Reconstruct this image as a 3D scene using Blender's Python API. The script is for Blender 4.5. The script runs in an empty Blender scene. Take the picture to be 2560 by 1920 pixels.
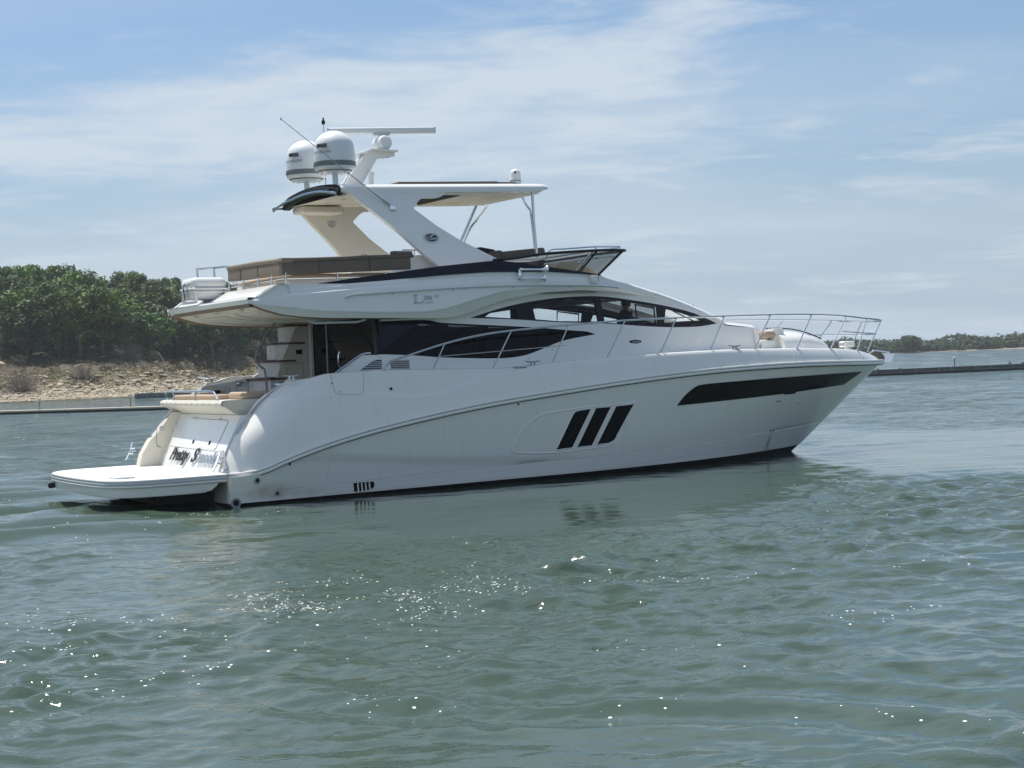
import bpy, bmesh, math, random
import numpy as np
from mathutils import Vector, Matrix, geometry
random.seed(7); rng = np.random.default_rng(11)
S = bpy.context.scene; COL = S.collection
# ------------------------------------------------------------------ camera, sky, sun, exposure
AN = math.radians(30.9); ROLL = 0.04; PITCH = -55 / 4000
CAM = Vector((-9.70, -27.79, 2.257))
_R = Vector((math.cos(AN), -math.sin(AN), 0)); _D = Vector((math.sin(AN), math.cos(AN), 0)); _Z = Vector((0, 0, 1))
_F = _D * math.cos(PITCH) + _Z * math.sin(PITCH); _U = _Z * math.cos(PITCH) - _D * math.sin(PITCH)
_Rr = _R * math.cos(ROLL) - _U * math.sin(ROLL); _Ur = _U * math.cos(ROLL) + _R * math.sin(ROLL)
cam = bpy.data.cameras.new('camera'); co = bpy.data.objects.new('camera', cam); COL.objects.link(co)
co.matrix_world = Matrix(((_Rr.x, _Ur.x, -_F.x, CAM.x), (_Rr.y, _Ur.y, -_F.y, CAM.y), (_Rr.z, _Ur.z, -_F.z, CAM.z), (0, 0, 0, 1)))
cam.sensor_width = 36; cam.lens = 36 * 4000 / 2560; cam.clip_start = 0.3; cam.clip_end = 20000
S.camera = co
SUN_EL = math.radians(68); SUN_AZ = math.radians(76)   # azimuth from dead astern towards port
SUN_DIR = Vector((-math.cos(SUN_EL) * math.cos(SUN_AZ), math.cos(SUN_EL) * math.sin(SUN_AZ), math.sin(SUN_EL)))
sl = bpy.data.lights.new('sun', 'SUN'); sl.energy = 5.0; sl.angle = math.radians(.55); sl.color = (1, .955, .88)
so = bpy.data.objects.new('sun', sl); COL.objects.link(so); so.location = (0, 0, 60)
so.rotation_euler = SUN_DIR.to_track_quat('Z', 'Y').to_euler()
W = bpy.data.worlds.new('World'); S.world = W; W.use_nodes = True
def build_world():
    nt = W.node_tree; N = nt.nodes; L = nt.links; N.clear()
    out = N.new('ShaderNodeOutputWorld'); bg = N.new('ShaderNodeBackground'); bg.inputs[1].default_value = .098
    sky = N.new('ShaderNodeTexSky'); sky.sky_type = 'NISHITA'; sky.sun_disc = False
    sky.sun_elevation = SUN_EL; sky.sun_rotation = math.atan2(SUN_DIR.x, SUN_DIR.y); sky.altitude = 150; sky.air_density = 1.0; sky.dust_density = 1.6; sky.ozone_density = 1.6
    tc = N.new('ShaderNodeTexCoord'); sp = N.new('ShaderNodeSeparateXYZ'); L.new(tc.outputs['Generated'], sp.inputs[0])
    def m(op, a, b=None, c=None):
        n = N.new('ShaderNodeMath'); n.operation = op
        for i, v in enumerate((a, b, c)):
            if v is None: continue
            if isinstance(v, (int, float)): n.inputs[i].default_value = v
            else: L.new(v, n.inputs[i])
        return n.outputs[0]
    zc = m('MAXIMUM', sp.outputs[2], 0.0); zz = m('ADD', zc, .11)
    u = m('DIVIDE', sp.outputs[0], zz); v = m('DIVIDE', sp.outputs[1], zz)
    # cloud-plane coordinates turned so the streaks lie across the view
    ca, sa = math.cos(AN - .06), math.sin(AN - .06)
    p = m('SUBTRACT', m('MULTIPLY', u, ca), m('MULTIPLY', v, sa)); q = m('ADD', m('MULTIPLY', u, sa), m('MULTIPLY', v, ca))
    cb = N.new('ShaderNodeCombineXYZ'); L.new(p, cb.inputs[0]); L.new(q, cb.inputs[1])
    def noise(scale, det, rough, loc, dist=0, sx=1.0, sy=1.0):
        mp = N.new('ShaderNodeMapping'); L.new(cb.outputs[0], mp.inputs[0]); mp.inputs['Location'].default_value = loc; mp.inputs['Scale'].default_value = (sx, sy, 1)
        n = N.new('ShaderNodeTexNoise'); n.inputs['Scale'].default_value = scale; n.inputs['Detail'].default_value = det; n.inputs['Roughness'].default_value = rough; n.inputs['Distortion'].default_value = dist
        L.new(mp.outputs[0], n.inputs['Vector']); return n.outputs[0]
    def ramp(x, a, b):
        r = N.new('ShaderNodeMapRange'); r.interpolation_type = 'SMOOTHSTEP'; L.new(x, r.inputs[0]); r.inputs[1].default_value = a; r.inputs[2].default_value = b; return r.outputs[0]
    big = noise(CL[0], 7, .58, CL[1], .35, 1, 1.25); fine = noise(3.1, 8, .62, (3, 1, 0), .6, 1, 1.5); veil = noise(.45, 4, .5, (8, 2, 0), .4, .7, 1.4)
    a1 = m('MULTIPLY', ramp(m('ADD', big, m('MULTIPLY', m('SUBTRACT', fine, .5), .30)), CL[2], CL[3]), .85)
    a2 = m('MULTIPLY', ramp(veil, .34, .70), .55)
    bz = m('DIVIDE', m('SUBTRACT', zc, CLB[0]), CLB[1]); band = m('MULTIPLY', m('POWER', 2.718, m('MULTIPLY', m('MULTIPLY', bz, bz), -1.0)), CLB[2])
    side = ramp(p, .55, 1.0); a1 = m('MULTIPLY', ramp(m('ADD', m('ADD', big, m('MULTIPLY', m('SUBTRACT', fine, .5), .52)), m('MULTIPLY', band, m('SUBTRACT', 1.0, m('MULTIPLY', side, .8)))), CL[2], CL[3]), .85)
    dens = m('MINIMUM', m('ADD', a1, m('MULTIPLY', a2, m('SUBTRACT', 1.0, a1))), .93)
    hz = N.new('ShaderNodeMapRange'); hz.interpolation_type = 'SMOOTHSTEP'; L.new(zc, hz.inputs[0]); hz.inputs[1].default_value = .015; hz.inputs[2].default_value = .24; hz.inputs[3].default_value = .78; hz.inputs[4].default_value = 0
    tint = N.new('ShaderNodeMix'); tint.data_type = 'RGBA'; tint.blend_type = 'MULTIPLY'; tint.inputs[0].default_value = 1; L.new(sky.outputs[0], tint.inputs[6]); tint.inputs[7].default_value = SKYT
    mh = N.new('ShaderNodeMix'); mh.data_type = 'RGBA'; L.new(hz.outputs[0], mh.inputs[0]); L.new(tint.outputs[2], mh.inputs[6]); mh.inputs[7].default_value = HAZC
    mx = N.new('ShaderNodeMix'); mx.data_type = 'RGBA'; L.new(dens, mx.inputs[0]); L.new(mh.outputs[2], mx.inputs[6]); mx.inputs[7].default_value = CLDC
    L.new(mx.outputs[2], bg.inputs[0]); L.new(bg.outputs[0], out.inputs[0])
CLB = (.150, .045, .14)
CL = (1.0, (9.1, 3.3, 0), .50, .77)
SKYT = (.73, .92, 1.06, 1); HAZC = (4.0, 4.95, 6.05, 1); CLDC = (5.75, 6.4, 7.1, 1)
build_world()
S.view_settings.view_transform = 'Standard'; S.view_settings.look = 'None'; S.view_settings.gamma = 1; S.view_settings.use_curve_mapping = False
S.view_settings.exposure = 0.22
S.render.engine = 'CYCLES'; S.cycles.use_denoising = True; S.cycles.max_bounces = 10; S.cycles.transparent_max_bounces = 16; S.cycles.volume_bounces = 0
# ------------------------------------------------------------------ helpers
def tag(o, label=None, cat=None, group=None, kind=None):
    for k, v in (('label', label), ('category', cat), ('group', group), ('kind', kind)):
        if v: o[k] = v
    return o
def empty(name, loc=(0, 0, 0), label=None, cat=None, group=None):
    o = bpy.data.objects.new(name, None); COL.objects.link(o); o.location = loc; o.empty_display_size = .3
    return tag(o, label, cat, group)
def put(name, V, F, mat, parent=None, smooth=True, ang=32, off=(0, 0, 0)):
    me = bpy.data.meshes.new(name)
    V = [tuple(float(c) - d for c, d in zip(v, off)) for v in V]
    me.from_pydata(V, [], [tuple(int(i) for i in f) for f in F]); me.update()
    if smooth:
        me.shade_smooth(); me.set_sharp_from_angle(angle=math.radians(ang))
    for m_ in (mat if isinstance(mat, (list, tuple)) else [mat]): me.materials.append(m_)
    o = bpy.data.objects.new(name, me); COL.objects.link(o)
    if parent is not None: o.parent = parent
    return o
class MB:
    def __init__(s): s.V = []; s.F = []
    def add(s, V, F):
        n = len(s.V); s.V += [tuple(v) for v in V]; s.F += [tuple(i + n for i in f) for f in F]; return s
    def tube(s, pts, r, n=8, closed=False, cap=True):
        P = [Vector(p) for p in pts]; K = len(P); V = []; F = []
        rr = r if isinstance(r, (list, tuple)) else [r] * K
        nrm = None
        for i in range(K):
            if closed: t = P[(i + 1) % K] - P[i - 1]
            else: t = P[min(i + 1, K - 1)] - P[max(i - 1, 0)]
            t = t.normalized() if t.length > 1e-9 else Vector((0, 0, 1))
            if nrm is None: nrm = t.orthogonal().normalized()
            else:
                nrm = nrm - t * nrm.dot(t); nrm = nrm.normalized() if nrm.length > 1e-6 else t.orthogonal().normalized()
            b = t.cross(nrm)
            for k in range(n):
                a = 2 * math.pi * k / n; V.append(P[i] + (nrm * math.cos(a) + b * math.sin(a)) * rr[i])
        for i in range(K if closed else K - 1):
            j = (i + 1) % K
            for k in range(n): F.append((i * n + k, i * n + (k + 1) % n, j * n + (k + 1) % n, j * n + k))
        if cap and not closed: F.append(tuple(range(n))[::-1]); F.append(tuple((K - 1) * n + k for k in range(n)))
        return s.add(V, F)
    def box(s, c, d, rot=None, bev=0.0, seg=2):
        bm = bmesh.new(); bmesh.ops.create_cube(bm, size=1)
        for v in bm.verts: v.co = Vector((v.co.x * d[0], v.co.y * d[1], v.co.z * d[2]))
        if bev: bmesh.ops.bevel(bm, geom=list(bm.edges), offset=bev, segments=seg, affect='EDGES', profile=.5)
        M = Matrix.Translation(Vector(c)) @ (rot.to_4x4() if rot is not None else Matrix())
        bm.verts.index_update(); V = [M @ v.co for v in bm.verts]; F = [[v.index for v in f.verts] for f in bm.faces]; bm.free()
        return s.add(V, F)
    def lathe(s, prof, c=(0, 0, 0), n=24, rot=None):
        V = []; F = []; K = len(prof)
        for r, z in prof:
            for k in range(n):
                a = 2 * math.pi * k / n; v = Vector((max(r, 1e-4) * math.cos(a), max(r, 1e-4) * math.sin(a), z)); V.append((rot @ v if rot is not None else v) + Vector(c))
        for i in range(K - 1):
            for k in range(n): F.append((i * n + k, i * n + (k + 1) % n, (i + 1) * n + (k + 1) % n, (i + 1) * n + k))
        F.append(tuple(range(n))[::-1]); F.append(tuple((K - 1) * n + k for k in range(n)))
        return s.add(V, F)
    def loft(s, rows, closed=False, cap=False):
        K = len(rows); n = len(rows[0]); V = [v for r in rows for v in r]; F = []
        for i in range(K - 1):
            for k in range(n if closed else n - 1): F.append((i * n + k, i * n + (k + 1) % n, (i + 1) * n + (k + 1) % n, (i + 1) * n + k))
        if cap: F.append(tuple(range(n))[::-1]); F.append(tuple((K - 1) * n + k for k in range(n)))
        return s.add(V, F)
    def prism(s, poly, axis, a, b):     # poly in the two other axes, extruded along axis from a to b
        def P(u, v, w):
            return {0: (w, u, v), 1: (u, w, v), 2: (u, v, w)}[axis]
        n = len(poly); V = [P(u, v, a) for u, v in poly] + [P(u, v, b) for u, v in poly]
        F = [tuple(range(n))[::-1], tuple(range(n, 2 * n))] + [(i, (i + 1) % n, n + (i + 1) % n, n + i) for i in range(n)]
        return s.add(V, F)
    def each(s, name, mat, parent=None, **k):      # every loose piece becomes an object of its own
        up = list(range(len(s.V)))
        def find(i):
            while up[i] != i: up[i] = up[up[i]]; i = up[i]
            return i
        for f in s.F:
            for i in f[1:]: up[find(i)] = find(f[0])
        G = {}
        for f in s.F: G.setdefault(find(f[0]), []).append(f)
        out = []
        for fs in G.values():
            ids = sorted({i for f in fs for i in f}); mp = {v: i for i, v in enumerate(ids)}; q = MB(); q.add([s.V[i] for i in ids], [[mp[i] for i in f] for f in fs]); out.append(q.build(name, mat, parent, **k))
        return out[0]
    def build(s, name, mat, parent=None, smooth=True, ang=32, fix=True):
        o = put(name, s.V, s.F, mat, parent, smooth, ang)
        if fix:
            bm = bmesh.new(); bm.from_mesh(o.data); bmesh.ops.recalc_face_normals(bm, faces=list(bm.faces)); bm.to_mesh(o.data); bm.free()
            if smooth: o.data.set_sharp_from_angle(angle=math.radians(ang))
        return o
def cr(xs, ys):
    xs = np.array(xs, float); ys = np.array(ys, float); g = np.gradient(ys, xs)
    def f(x):
        x = np.clip(x, xs[0], xs[-1]); i = np.clip(np.searchsorted(xs, x) - 1, 0, len(xs) - 2)
        h = xs[i + 1] - xs[i]; t = (x - xs[i]) / h
        return (2*t**3-3*t**2+1)*ys[i]+(t**3-2*t**2+t)*h*g[i]+(-2*t**3+3*t**2)*ys[i+1]+(t**3-t**2)*h*g[i+1]
    return f
def lin(xs, ys): return lambda x: np.interp(x, xs, ys)
def spline(pts, n=6, closed=False):
    P = [np.array(p, float) for p in pts]; K = len(P); out = []
    for i in range(K if closed else K - 1):
        p0 = P[i - 1] if (closed or i > 0) else P[i]; p1 = P[i]; p2 = P[(i + 1) % K]; p3 = P[(i + 2) % K] if (closed or i + 2 < K) else p2
        for k in range(n):
            t = k / n; out.append(tuple(.5 * (2*p1 + (p2-p0)*t + (2*p0-5*p1+4*p2-p3)*t*t + (3*p1-p0-3*p2+p3)*t**3)))
    if not closed: out.append(tuple(P[-1]))
    return out
def dens(poly, d):
    out = []
    for i in range(len(poly)):
        a = np.array(poly[i], float); b = np.array(poly[(i + 1) % len(poly)], float); n = max(1, int(np.linalg.norm(b - a) / d))
        for k in range(n): out.append(tuple(a + (b - a) * k / n))
    return out
def densl(pts, d):
    n = len(dens([pts[-1], pts[0]], d)); return dens(pts, d)[:-n + 0] + [tuple(map(float, pts[-1]))]
def inside(P, poly):
    x, y = P[:, 0], P[:, 1]; c = np.zeros(len(P), bool); poly = np.array(poly); n = len(poly)
    for i in range(n):
        x1, y1 = poly[i]; x2, y2 = poly[i - 1]
        if y1 == y2: continue
        c ^= ((y1 > y) != (y2 > y)) & (x < (x2 - x1) * (y - y1) / (y2 - y1) + x1)
    return c
def tri2d(outer, holes, g):
    loops = [outer] + holes; V = []; E = []
    for lp in loops:
        n0 = len(V); V += [Vector(p) for p in lp]; E += [(n0 + i, n0 + (i + 1) % len(lp)) for i in range(len(lp))]
    o = np.array(outer); mn = o.min(0); mx_ = o.max(0)
    gx, gy = np.meshgrid(np.arange(mn[0] + g * .5, mx_[0], g), np.arange(mn[1] + g * .5, mx_[1], g)); G = np.stack([gx.ravel(), gy.ravel()], 1)
    if len(G):
        ok = inside(G, outer)
        for h in holes: ok &= ~inside(G, h)
        B = np.array([tuple(v) for v in V]); G = G[ok]
        if len(G):
            d = np.sqrt(((G[:, None] - B[None]) ** 2).sum(2)).min(1); G = G[d > g * .35]
        V += [Vector((float(a), float(b))) for a, b in G]
    r = geometry.delaunay_2d_cdt(V, E, [], 0, 1e-6)
    VV = np.array([tuple(v) for v in r[0]]); FF = np.array([f for f in r[2]])
    c = VV[FF].mean(1); ok = inside(c, outer)
    for h in holes: ok &= ~inside(c, h)
    return VV, FF[ok]
def patch(name, outer, yf, mat, parent, holes=(), th=.02, g=.15, side=-1, d=None, yin=None, ang=32):
    """side panel: outline in (x, z), outer skin at half-breadth yf(x, z), given thickness th"""
    d = d or g; outer = dens(outer, d); holes = [dens(h, d) for h in holes]
    VV, FF = tri2d(outer, holes, g); Y = np.array([float(yf(x, z)) for x, z in VV])
    A = np.stack([VV[:, 0], side * Y, VV[:, 1]], 1); n = len(A); F = [tuple(f) for f in FF]
    a, b, c = FF[0]; nn = np.cross(A[b] - A[a], A[c] - A[a])
    if nn[1] * side < 0: F = [f[::-1] for f in F]
    if th:
        Bk = np.stack([VV[:, 0], side * (Y - th), VV[:, 1]], 1); A = np.concatenate([A, Bk])
        cnt = {}
        for f in F:
            for i in range(3): cnt[(f[i], f[(i + 1) % 3])] = 1
        edge = [(p, q) for (p, q) in cnt if (q, p) not in cnt]
        F = F + [tuple(i + n for i in f[::-1]) for f in F] + [(q, p, p + n, q + n) for p, q in edge]
    return put(name, A, F, mat, parent, True, ang)
def text_mesh(body, size, shear=0.0, bold=0.0, ext=.004, sx=1.0, space=1.0):
    c = bpy.data.curves.new('lettering', 'FONT'); c.body = body; c.size = size; c.shear = shear; c.offset = bold; c.extrude = ext; c.space_character = space; c.resolution_u = 3
    o = bpy.data.objects.new('lettering', c); COL.objects.link(o); dg = bpy.context.evaluated_depsgraph_get(); dg.update()
    me = bpy.data.meshes.new_from_object(o.evaluated_get(dg)); V = np.array([v.co[:] for v in me.vertices]); F = [tuple(p.vertices) for p in me.polygons]
    bpy.data.objects.remove(o); bpy.data.curves.remove(c); bpy.data.meshes.remove(me)
    V[:, 0] *= sx; return V, F
# ------------------------------------------------------------------ materials
def mat(name, col, rough=.5, metal=0.0, spec=.5, coat=0.0, bump=0.0, bscale=40, var=0.0, vscale=3.0, sub=None):
    m = bpy.data.materials.new(name); m.use_nodes = True; nt = m.node_tree; b = nt.nodes['Principled BSDF']
    b.inputs['Base Color'].default_value = (*col, 1); b.inputs['Roughness'].default_value = rough; b.inputs['Metallic'].default_value = metal
    b.inputs['Specular IOR Level'].default_value = spec; b.inputs['Coat Weight'].default_value = coat; b.inputs['Coat Roughness'].default_value = .05
    if var or bump:
        tc = nt.nodes.new('ShaderNodeTexCoord')
    if var:
        n = nt.nodes.new('ShaderNodeTexNoise'); n.inputs['Scale'].default_value = vscale; n.inputs['Detail'].default_value = 5; nt.links.new(tc.outputs['Object'], n.inputs['Vector'])
        r = nt.nodes.new('ShaderNodeMapRange'); nt.links.new(n.outputs[0], r.inputs[0]); r.inputs[1].default_value = .3; r.inputs[2].default_value = .7; r.inputs[3].default_value = 1 - var; r.inputs[4].default_value = 1 + var
        x = nt.nodes.new('ShaderNodeMix'); x.data_type = 'RGBA'; x.blend_type = 'MULTIPLY'; x.inputs[0].default_value = 1; x.inputs[6].default_value = (*col, 1); nt.links.new(r.outputs[0], x.inputs[7]); nt.links.new(x.outputs[2], b.inputs['Base Color'])
    if bump:
        n2 = nt.nodes.new('ShaderNodeTexNoise'); n2.inputs['Scale'].default_value = bscale; n2.inputs['Detail'].default_value = 4; nt.links.new(tc.outputs['Object'], n2.inputs['Vector'])
        bp = nt.nodes.new('ShaderNodeBump'); bp.inputs['Strength'].default_value = bump; bp.inputs['Distance'].default_value = .02; nt.links.new(n2.outputs[0], bp.inputs['Height']); nt.links.new(bp.outputs[0], b.inputs['Normal'])
    return m
def glass(name, tint, refl=.5):
    m = bpy.data.materials.new(name); m.use_nodes = True; nt = m.node_tree; N = nt.nodes; L = nt.links; N.remove(N['Principled BSDF'])
    t = N.new('ShaderNodeBsdfTransparent'); t.inputs[0].default_value = (*tint, 1); g = N.new('ShaderNodeBsdfGlossy'); g.inputs['Roughness'].default_value = .02
    f = N.new('ShaderNodeFresnel'); f.inputs[0].default_value = 1.45; x = N.new('ShaderNodeMixShader'); k = N.new('ShaderNodeMath'); k.operation = 'MULTIPLY'; k.inputs[1].default_value = refl; L.new(f.outputs[0], k.inputs[0]); L.new(k.outputs[0], x.inputs[0]); L.new(t.outputs[0], x.inputs[1]); L.new(g.outputs[0], x.inputs[2]); L.new(x.outputs[0], N['Material Output'].inputs[0])
    return m
M = dict(
    white=mat('white_gelcoat', (.78, .775, .75), .22, coat=.35, var=.025, vscale=.8),
    hullw=None,
    cream=mat('cream_moulding', (.70, .66, .56), .4, var=.03), deck=mat('nonskid_deck', (.78, .775, .75), .6, bump=.25, bscale=220),
    grey=mat('grey_line', (.30, .31, .32), .5), lgrey=mat('light_grey_trim', (.52, .54, .55), .35), black=mat('black_trim', (.008, .008, .011), .35, spec=.25), navy=mat('navy_gloss_band', (.004, .006, .018), .15, spec=.22),
    dark=mat('dark_glass', (.0025, .003, .006), .05, spec=.14), boot=mat('black_bottom_paint', (.012, .013, .014), .7, var=.3, vscale=4),
    steel=mat('polished_steel', (.62, .64, .66), .14, 1.0), chrome=mat('chrome', (.78, .8, .82), .06, 1.0),
    seat=mat('taupe_upholstery', (.20, .162, .118), .75, bump=.15, bscale=90, var=.06, vscale=6), seatd=mat('brown_and_shaded_upholstery', (.115, .095, .078), .8, bump=.15, bscale=90, var=.06, vscale=6), tan=mat('tan_cushion', (.42, .315, .23), .7, var=.05), teak=mat('dark_teak', (.12, .045, .03), .35, var=.25, vscale=14),
    trim=mat('tan_trim_strip', (.20, .145, .10), .6), inter=mat('dark_interior', (.018, .014, .012), .6), wood=mat('interior_wood', (.06, .028, .02), .35), head=mat('brown_headliner', (.075, .05, .045), .8),
    dome=mat('dome_plastic', (.74, .76, .76), .35), domeb=mat('dome_grey_band', (.16, .19, .20), .5), ink=mat('black_lettering', (.012, .012, .013), .35), silv=mat('silver_lettering', (.45, .48, .52), .25, .6),
    glass=glass('tinted_window_glass', (.86, .90, .90)), clear=glass('windshield_glass', (.90, .93, .92)), smoke=glass('smoked_windscreen', (.46, .45, .39), .9), rust=None)
def hull_mat():
    m = mat('hull_gelcoat', (.76, .765, .75), .2, coat=.4); nt = m.node_tree; N = nt.nodes; L = nt.links; b = N['Principled BSDF']
    tc = N.new('ShaderNodeTexCoord')
    def spot(cx, cz, rx, rz, s):
        mp = N.new('ShaderNodeMapping'); mp.vector_type = 'POINT'; L.new(tc.outputs['Object'], mp.inputs[0]); mp.inputs['Scale'].default_value = (1 / rx, 0, 1 / rz); mp.inputs['Location'].default_value = (-cx / rx, 0, -cz / rz)
        ln = N.new('ShaderNodeVectorMath'); ln.operation = 'LENGTH'; L.new(mp.outputs[0], ln.inputs[0])
        r = N.new('ShaderNodeMapRange'); r.interpolation_type = 'SMOOTHSTEP'; L.new(ln.outputs['Value'], r.inputs[0]); r.inputs[1].default_value = 1.0; r.inputs[2].default_value = .25; r.inputs[3].default_value = 0; r.inputs[4].default_value = s; return r.outputs[0]
    n = N.new('ShaderNodeTexNoise'); n.inputs['Scale'].default_value = 5; n.inputs['Detail'].default_value = 6; L.new(tc.outputs['Object'], n.inputs['Vector'])
    tot = None
    for a in ((.75, .20, .55, .22, .55), (1.3, .14, .7, .12, .35), (12.66, .32, .09, .32, 1.0), (12.72, .14, .16, .10, .6), (12.6, .10, 1.2, .10, .35), (2.6, .08, 2.5, .07, .3), (6.5, .09, 4.5, .06, .25)):
        q = spot(*a)
        if tot is None: tot = q
        else:
            k = N.new('ShaderNodeMath'); k.operation = 'MAXIMUM'; L.new(tot, k.inputs[0]); L.new(q, k.inputs[1]); tot = k.outputs[0]
    k = N.new('ShaderNodeMath'); k.operation = 'MULTIPLY'; L.new(tot, k.inputs[0])
    r = N.new('ShaderNodeMapRange'); L.new(n.outputs[0], r.inputs[0]); r.inputs[1].default_value = .3; r.inputs[2].default_value = .65; r.inputs[3].default_value = .35; r.inputs[4].default_value = 1.0; L.new(r.outputs[0], k.inputs[1])
    # faint run-off streaks and a slightly wavy lay-up
    ms = N.new('ShaderNodeMapping'); L.new(tc.outputs['Object'], ms.inputs[0]); ms.inputs['Scale'].default_value = (7, 7, .35); ns = N.new('ShaderNodeTexNoise'); ns.inputs['Scale'].default_value = 1; ns.inputs['Detail'].default_value = 6; L.new(ms.outputs[0], ns.inputs['Vector'])
    rs = N.new('ShaderNodeMapRange'); L.new(ns.outputs[0], rs.inputs[0]); rs.inputs[1].default_value = .56; rs.inputs[2].default_value = .80; rs.inputs[4].default_value = .13
    mk = N.new('ShaderNodeMath'); mk.operation = 'MAXIMUM'; L.new(k.outputs[0], mk.inputs[0]); L.new(rs.outputs[0], mk.inputs[1]); k = mk
    nb_ = N.new('ShaderNodeTexNoise'); nb_.inputs['Scale'].default_value = 1.6; nb_.inputs['Detail'].default_value = 2; L.new(tc.outputs['Object'], nb_.inputs['Vector']); bp = N.new('ShaderNodeBump'); bp.inputs['Strength'].default_value = .5; bp.inputs['Distance'].default_value = .02; L.new(nb_.outputs[0], bp.inputs['Height']); L.new(bp.outputs[0], b.inputs['Coat Normal'])
    x = N.new('ShaderNodeMix'); x.data_type = 'RGBA'; L.new(k.outputs[0], x.inputs[0]); x.inputs[6].default_value = (.785, .78, .75, 1); x.inputs[7].default_value = (.40, .29, .16, 1); L.new(x.outputs[2], b.inputs['Base Color'])
    return m
M['hullw'] = hull_mat()
# ------------------------------------------------------------------ the motor yacht: hull
BOAT = empty('motor_yacht', (0, 0, 0), 'white flybridge motor yacht moving slowly across the green lake', 'motor yacht')
Bd = cr([-1,0,2,5,8,10,12,13.5,15,16,16.7,17.06],[2.2,2.28,2.38,2.44,2.42,2.3,2.02,1.68,1.2,.76,.38,0.02])
Bw = cr([-1,0,4,8,10,11.5,12.8,13.6,14.1,14.4],[2.15,2.18,2.22,2.1,1.8,1.4,.88,.5,.2,0.012])
zr = cr([-.2,.27,.6,.84,1.6,2.5,3.56,4.75,6.3,8.6,10,11.64,13.07,14.76,16.7,17.1],[.5,.515,.58,.67,.905,1.115,1.30,1.469,1.63,1.82,1.90,1.946,1.955,1.935,1.91,1.915])
zs = lin([-.2,1.35,1.6,1.85,2.9,4,5.15,5.9,6.4,8.5,9.3,10.9,13.2,14.9,15.6,16.0,16.6,17.1],[2.06,2.07,2.10,2.165,2.2,2.17,2.137,2.145,2.205,2.276,2.30,2.32,2.293,2.24,2.194,2.14,2.03,1.94])
zg = cr([-.2,1.6,4.5,8.5,10.2,12.7,14.5,17],[.21,.24,.32,.40,.45,.55,.60,.64])
zb = lambda x: .048 + .0062 * x
stem = lin([-1,.1,.6,1.92,2.2],[14.0,14.40,15.13,17.06,17.4])
zk = cr([1,1.6,2.7,4.2,5.7,7.4],[.85,.77,.66,.53,.44,.39])
def ss(a, b, x):
    t = np.clip((x - a) / (b - a), 0, 1); return t * t * (3 - 2 * t)
def hullY(x, z):
    """half-breadth of the lower hull side at (x, z)"""
    zt = zr(x); w = np.clip((zt - z) / (zt - .1), 0, 1); xe = stem(1.915 + (.1 - 1.915) * w); t = np.clip(x / xe, -.05, 1)
    p = 1 + .55 * ss(.5, .95, t); bw = Bw(14.4 * t); b = bw + (Bd(17.06 * t) - bw) * (1 - w) ** p
    if 0.5 < x < 7.6: b -= .03 * ss(0, .05, zk(x) - z) * ss(.6, 1.6, x) * ss(7.6, 6.0, x)
    return float(b)
Ez = cr([.5,.57,.9,1.16,1.30,1.53,1.78,1.91,2.06],[-.07,-.03,.12,.25,.40,.6,.83,1.0,1.27])
zcr = cr([.5,1.66,2.75,3.74,4.19,4.79,5.6],[1.80,1.81,1.76,1.71,1.77,1.93,1.96])
TS = [1 - math.cos(math.pi / 2 * i / 9) for i in range(10)]
def topside(side, dE):
    XS = list(np.concatenate([np.arange(.95, 3, .12), np.arange(3, 15, .2), np.arange(15, 17.05, .12), [17.08]]))
    rows = []
    NL, NU = 8, 5
    vs = [('l', i / NL) for i in range(NL + 1)] + [('u', i / NU) for i in range(NU + 1)]
    for kind, f in vs + [('lip', 0), ('lip', 1), ('lip', 2)]:
        row = []
        def at(x, dloc):
            a, b = float(zr(x)), float(zs(x)); xc = min(max(x, .5), 5.6); vc = np.clip((float(zcr(xc)) - a) / (b - a), .3, .85)
            if kind == 'lip': v = 1.0
            elif kind == 'l': v = vc * f
            else: v = vc + (1 - vc) * f
            z = a + v * (b - a)
            off = .05 * v + (.05 + .05 * ss(8, 15, x)) * v * v
            if kind != 'l': off += .03 * ss(5.4, 4.2, x)
            return z, v, off
        # aft start of this row on the quarter's edge
        x0 = .3
        for _ in range(30): z, v, off = at(x0, 0); x0 = .5 * x0 + .5 * float(Ez(z))
        xe_ = x0 - dE; R = .85
        xs = [xe_ + R * t for t in TS[:-1]] + [x for x in [xe_ + R + (XS[0] + .95 - xe_ - R) * q for q in (0, .5)]] + [x for x in XS if x > .95 + .95]
        for x in xs:
            z, v, off = at(max(x + dE * (x < 1.9), -.1), 0); B = float(Bd(x)) - off; d = (x - xe_) / R
            if d < 1:
                yi = 1.74; B = yi + (B - yi) * math.sqrt(max(0, 1 - (1 - max(d, 0)) ** 2.3))
            if kind == 'lip':
                k = int(f); B = max(.0, B - (.02, .07, .16)[k] * min(1, B / .5)); z += (.014, .02, .016)[k]
            row.append((x, side * max(B, .015), z))
        rows.append(row)
    return rows
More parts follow.
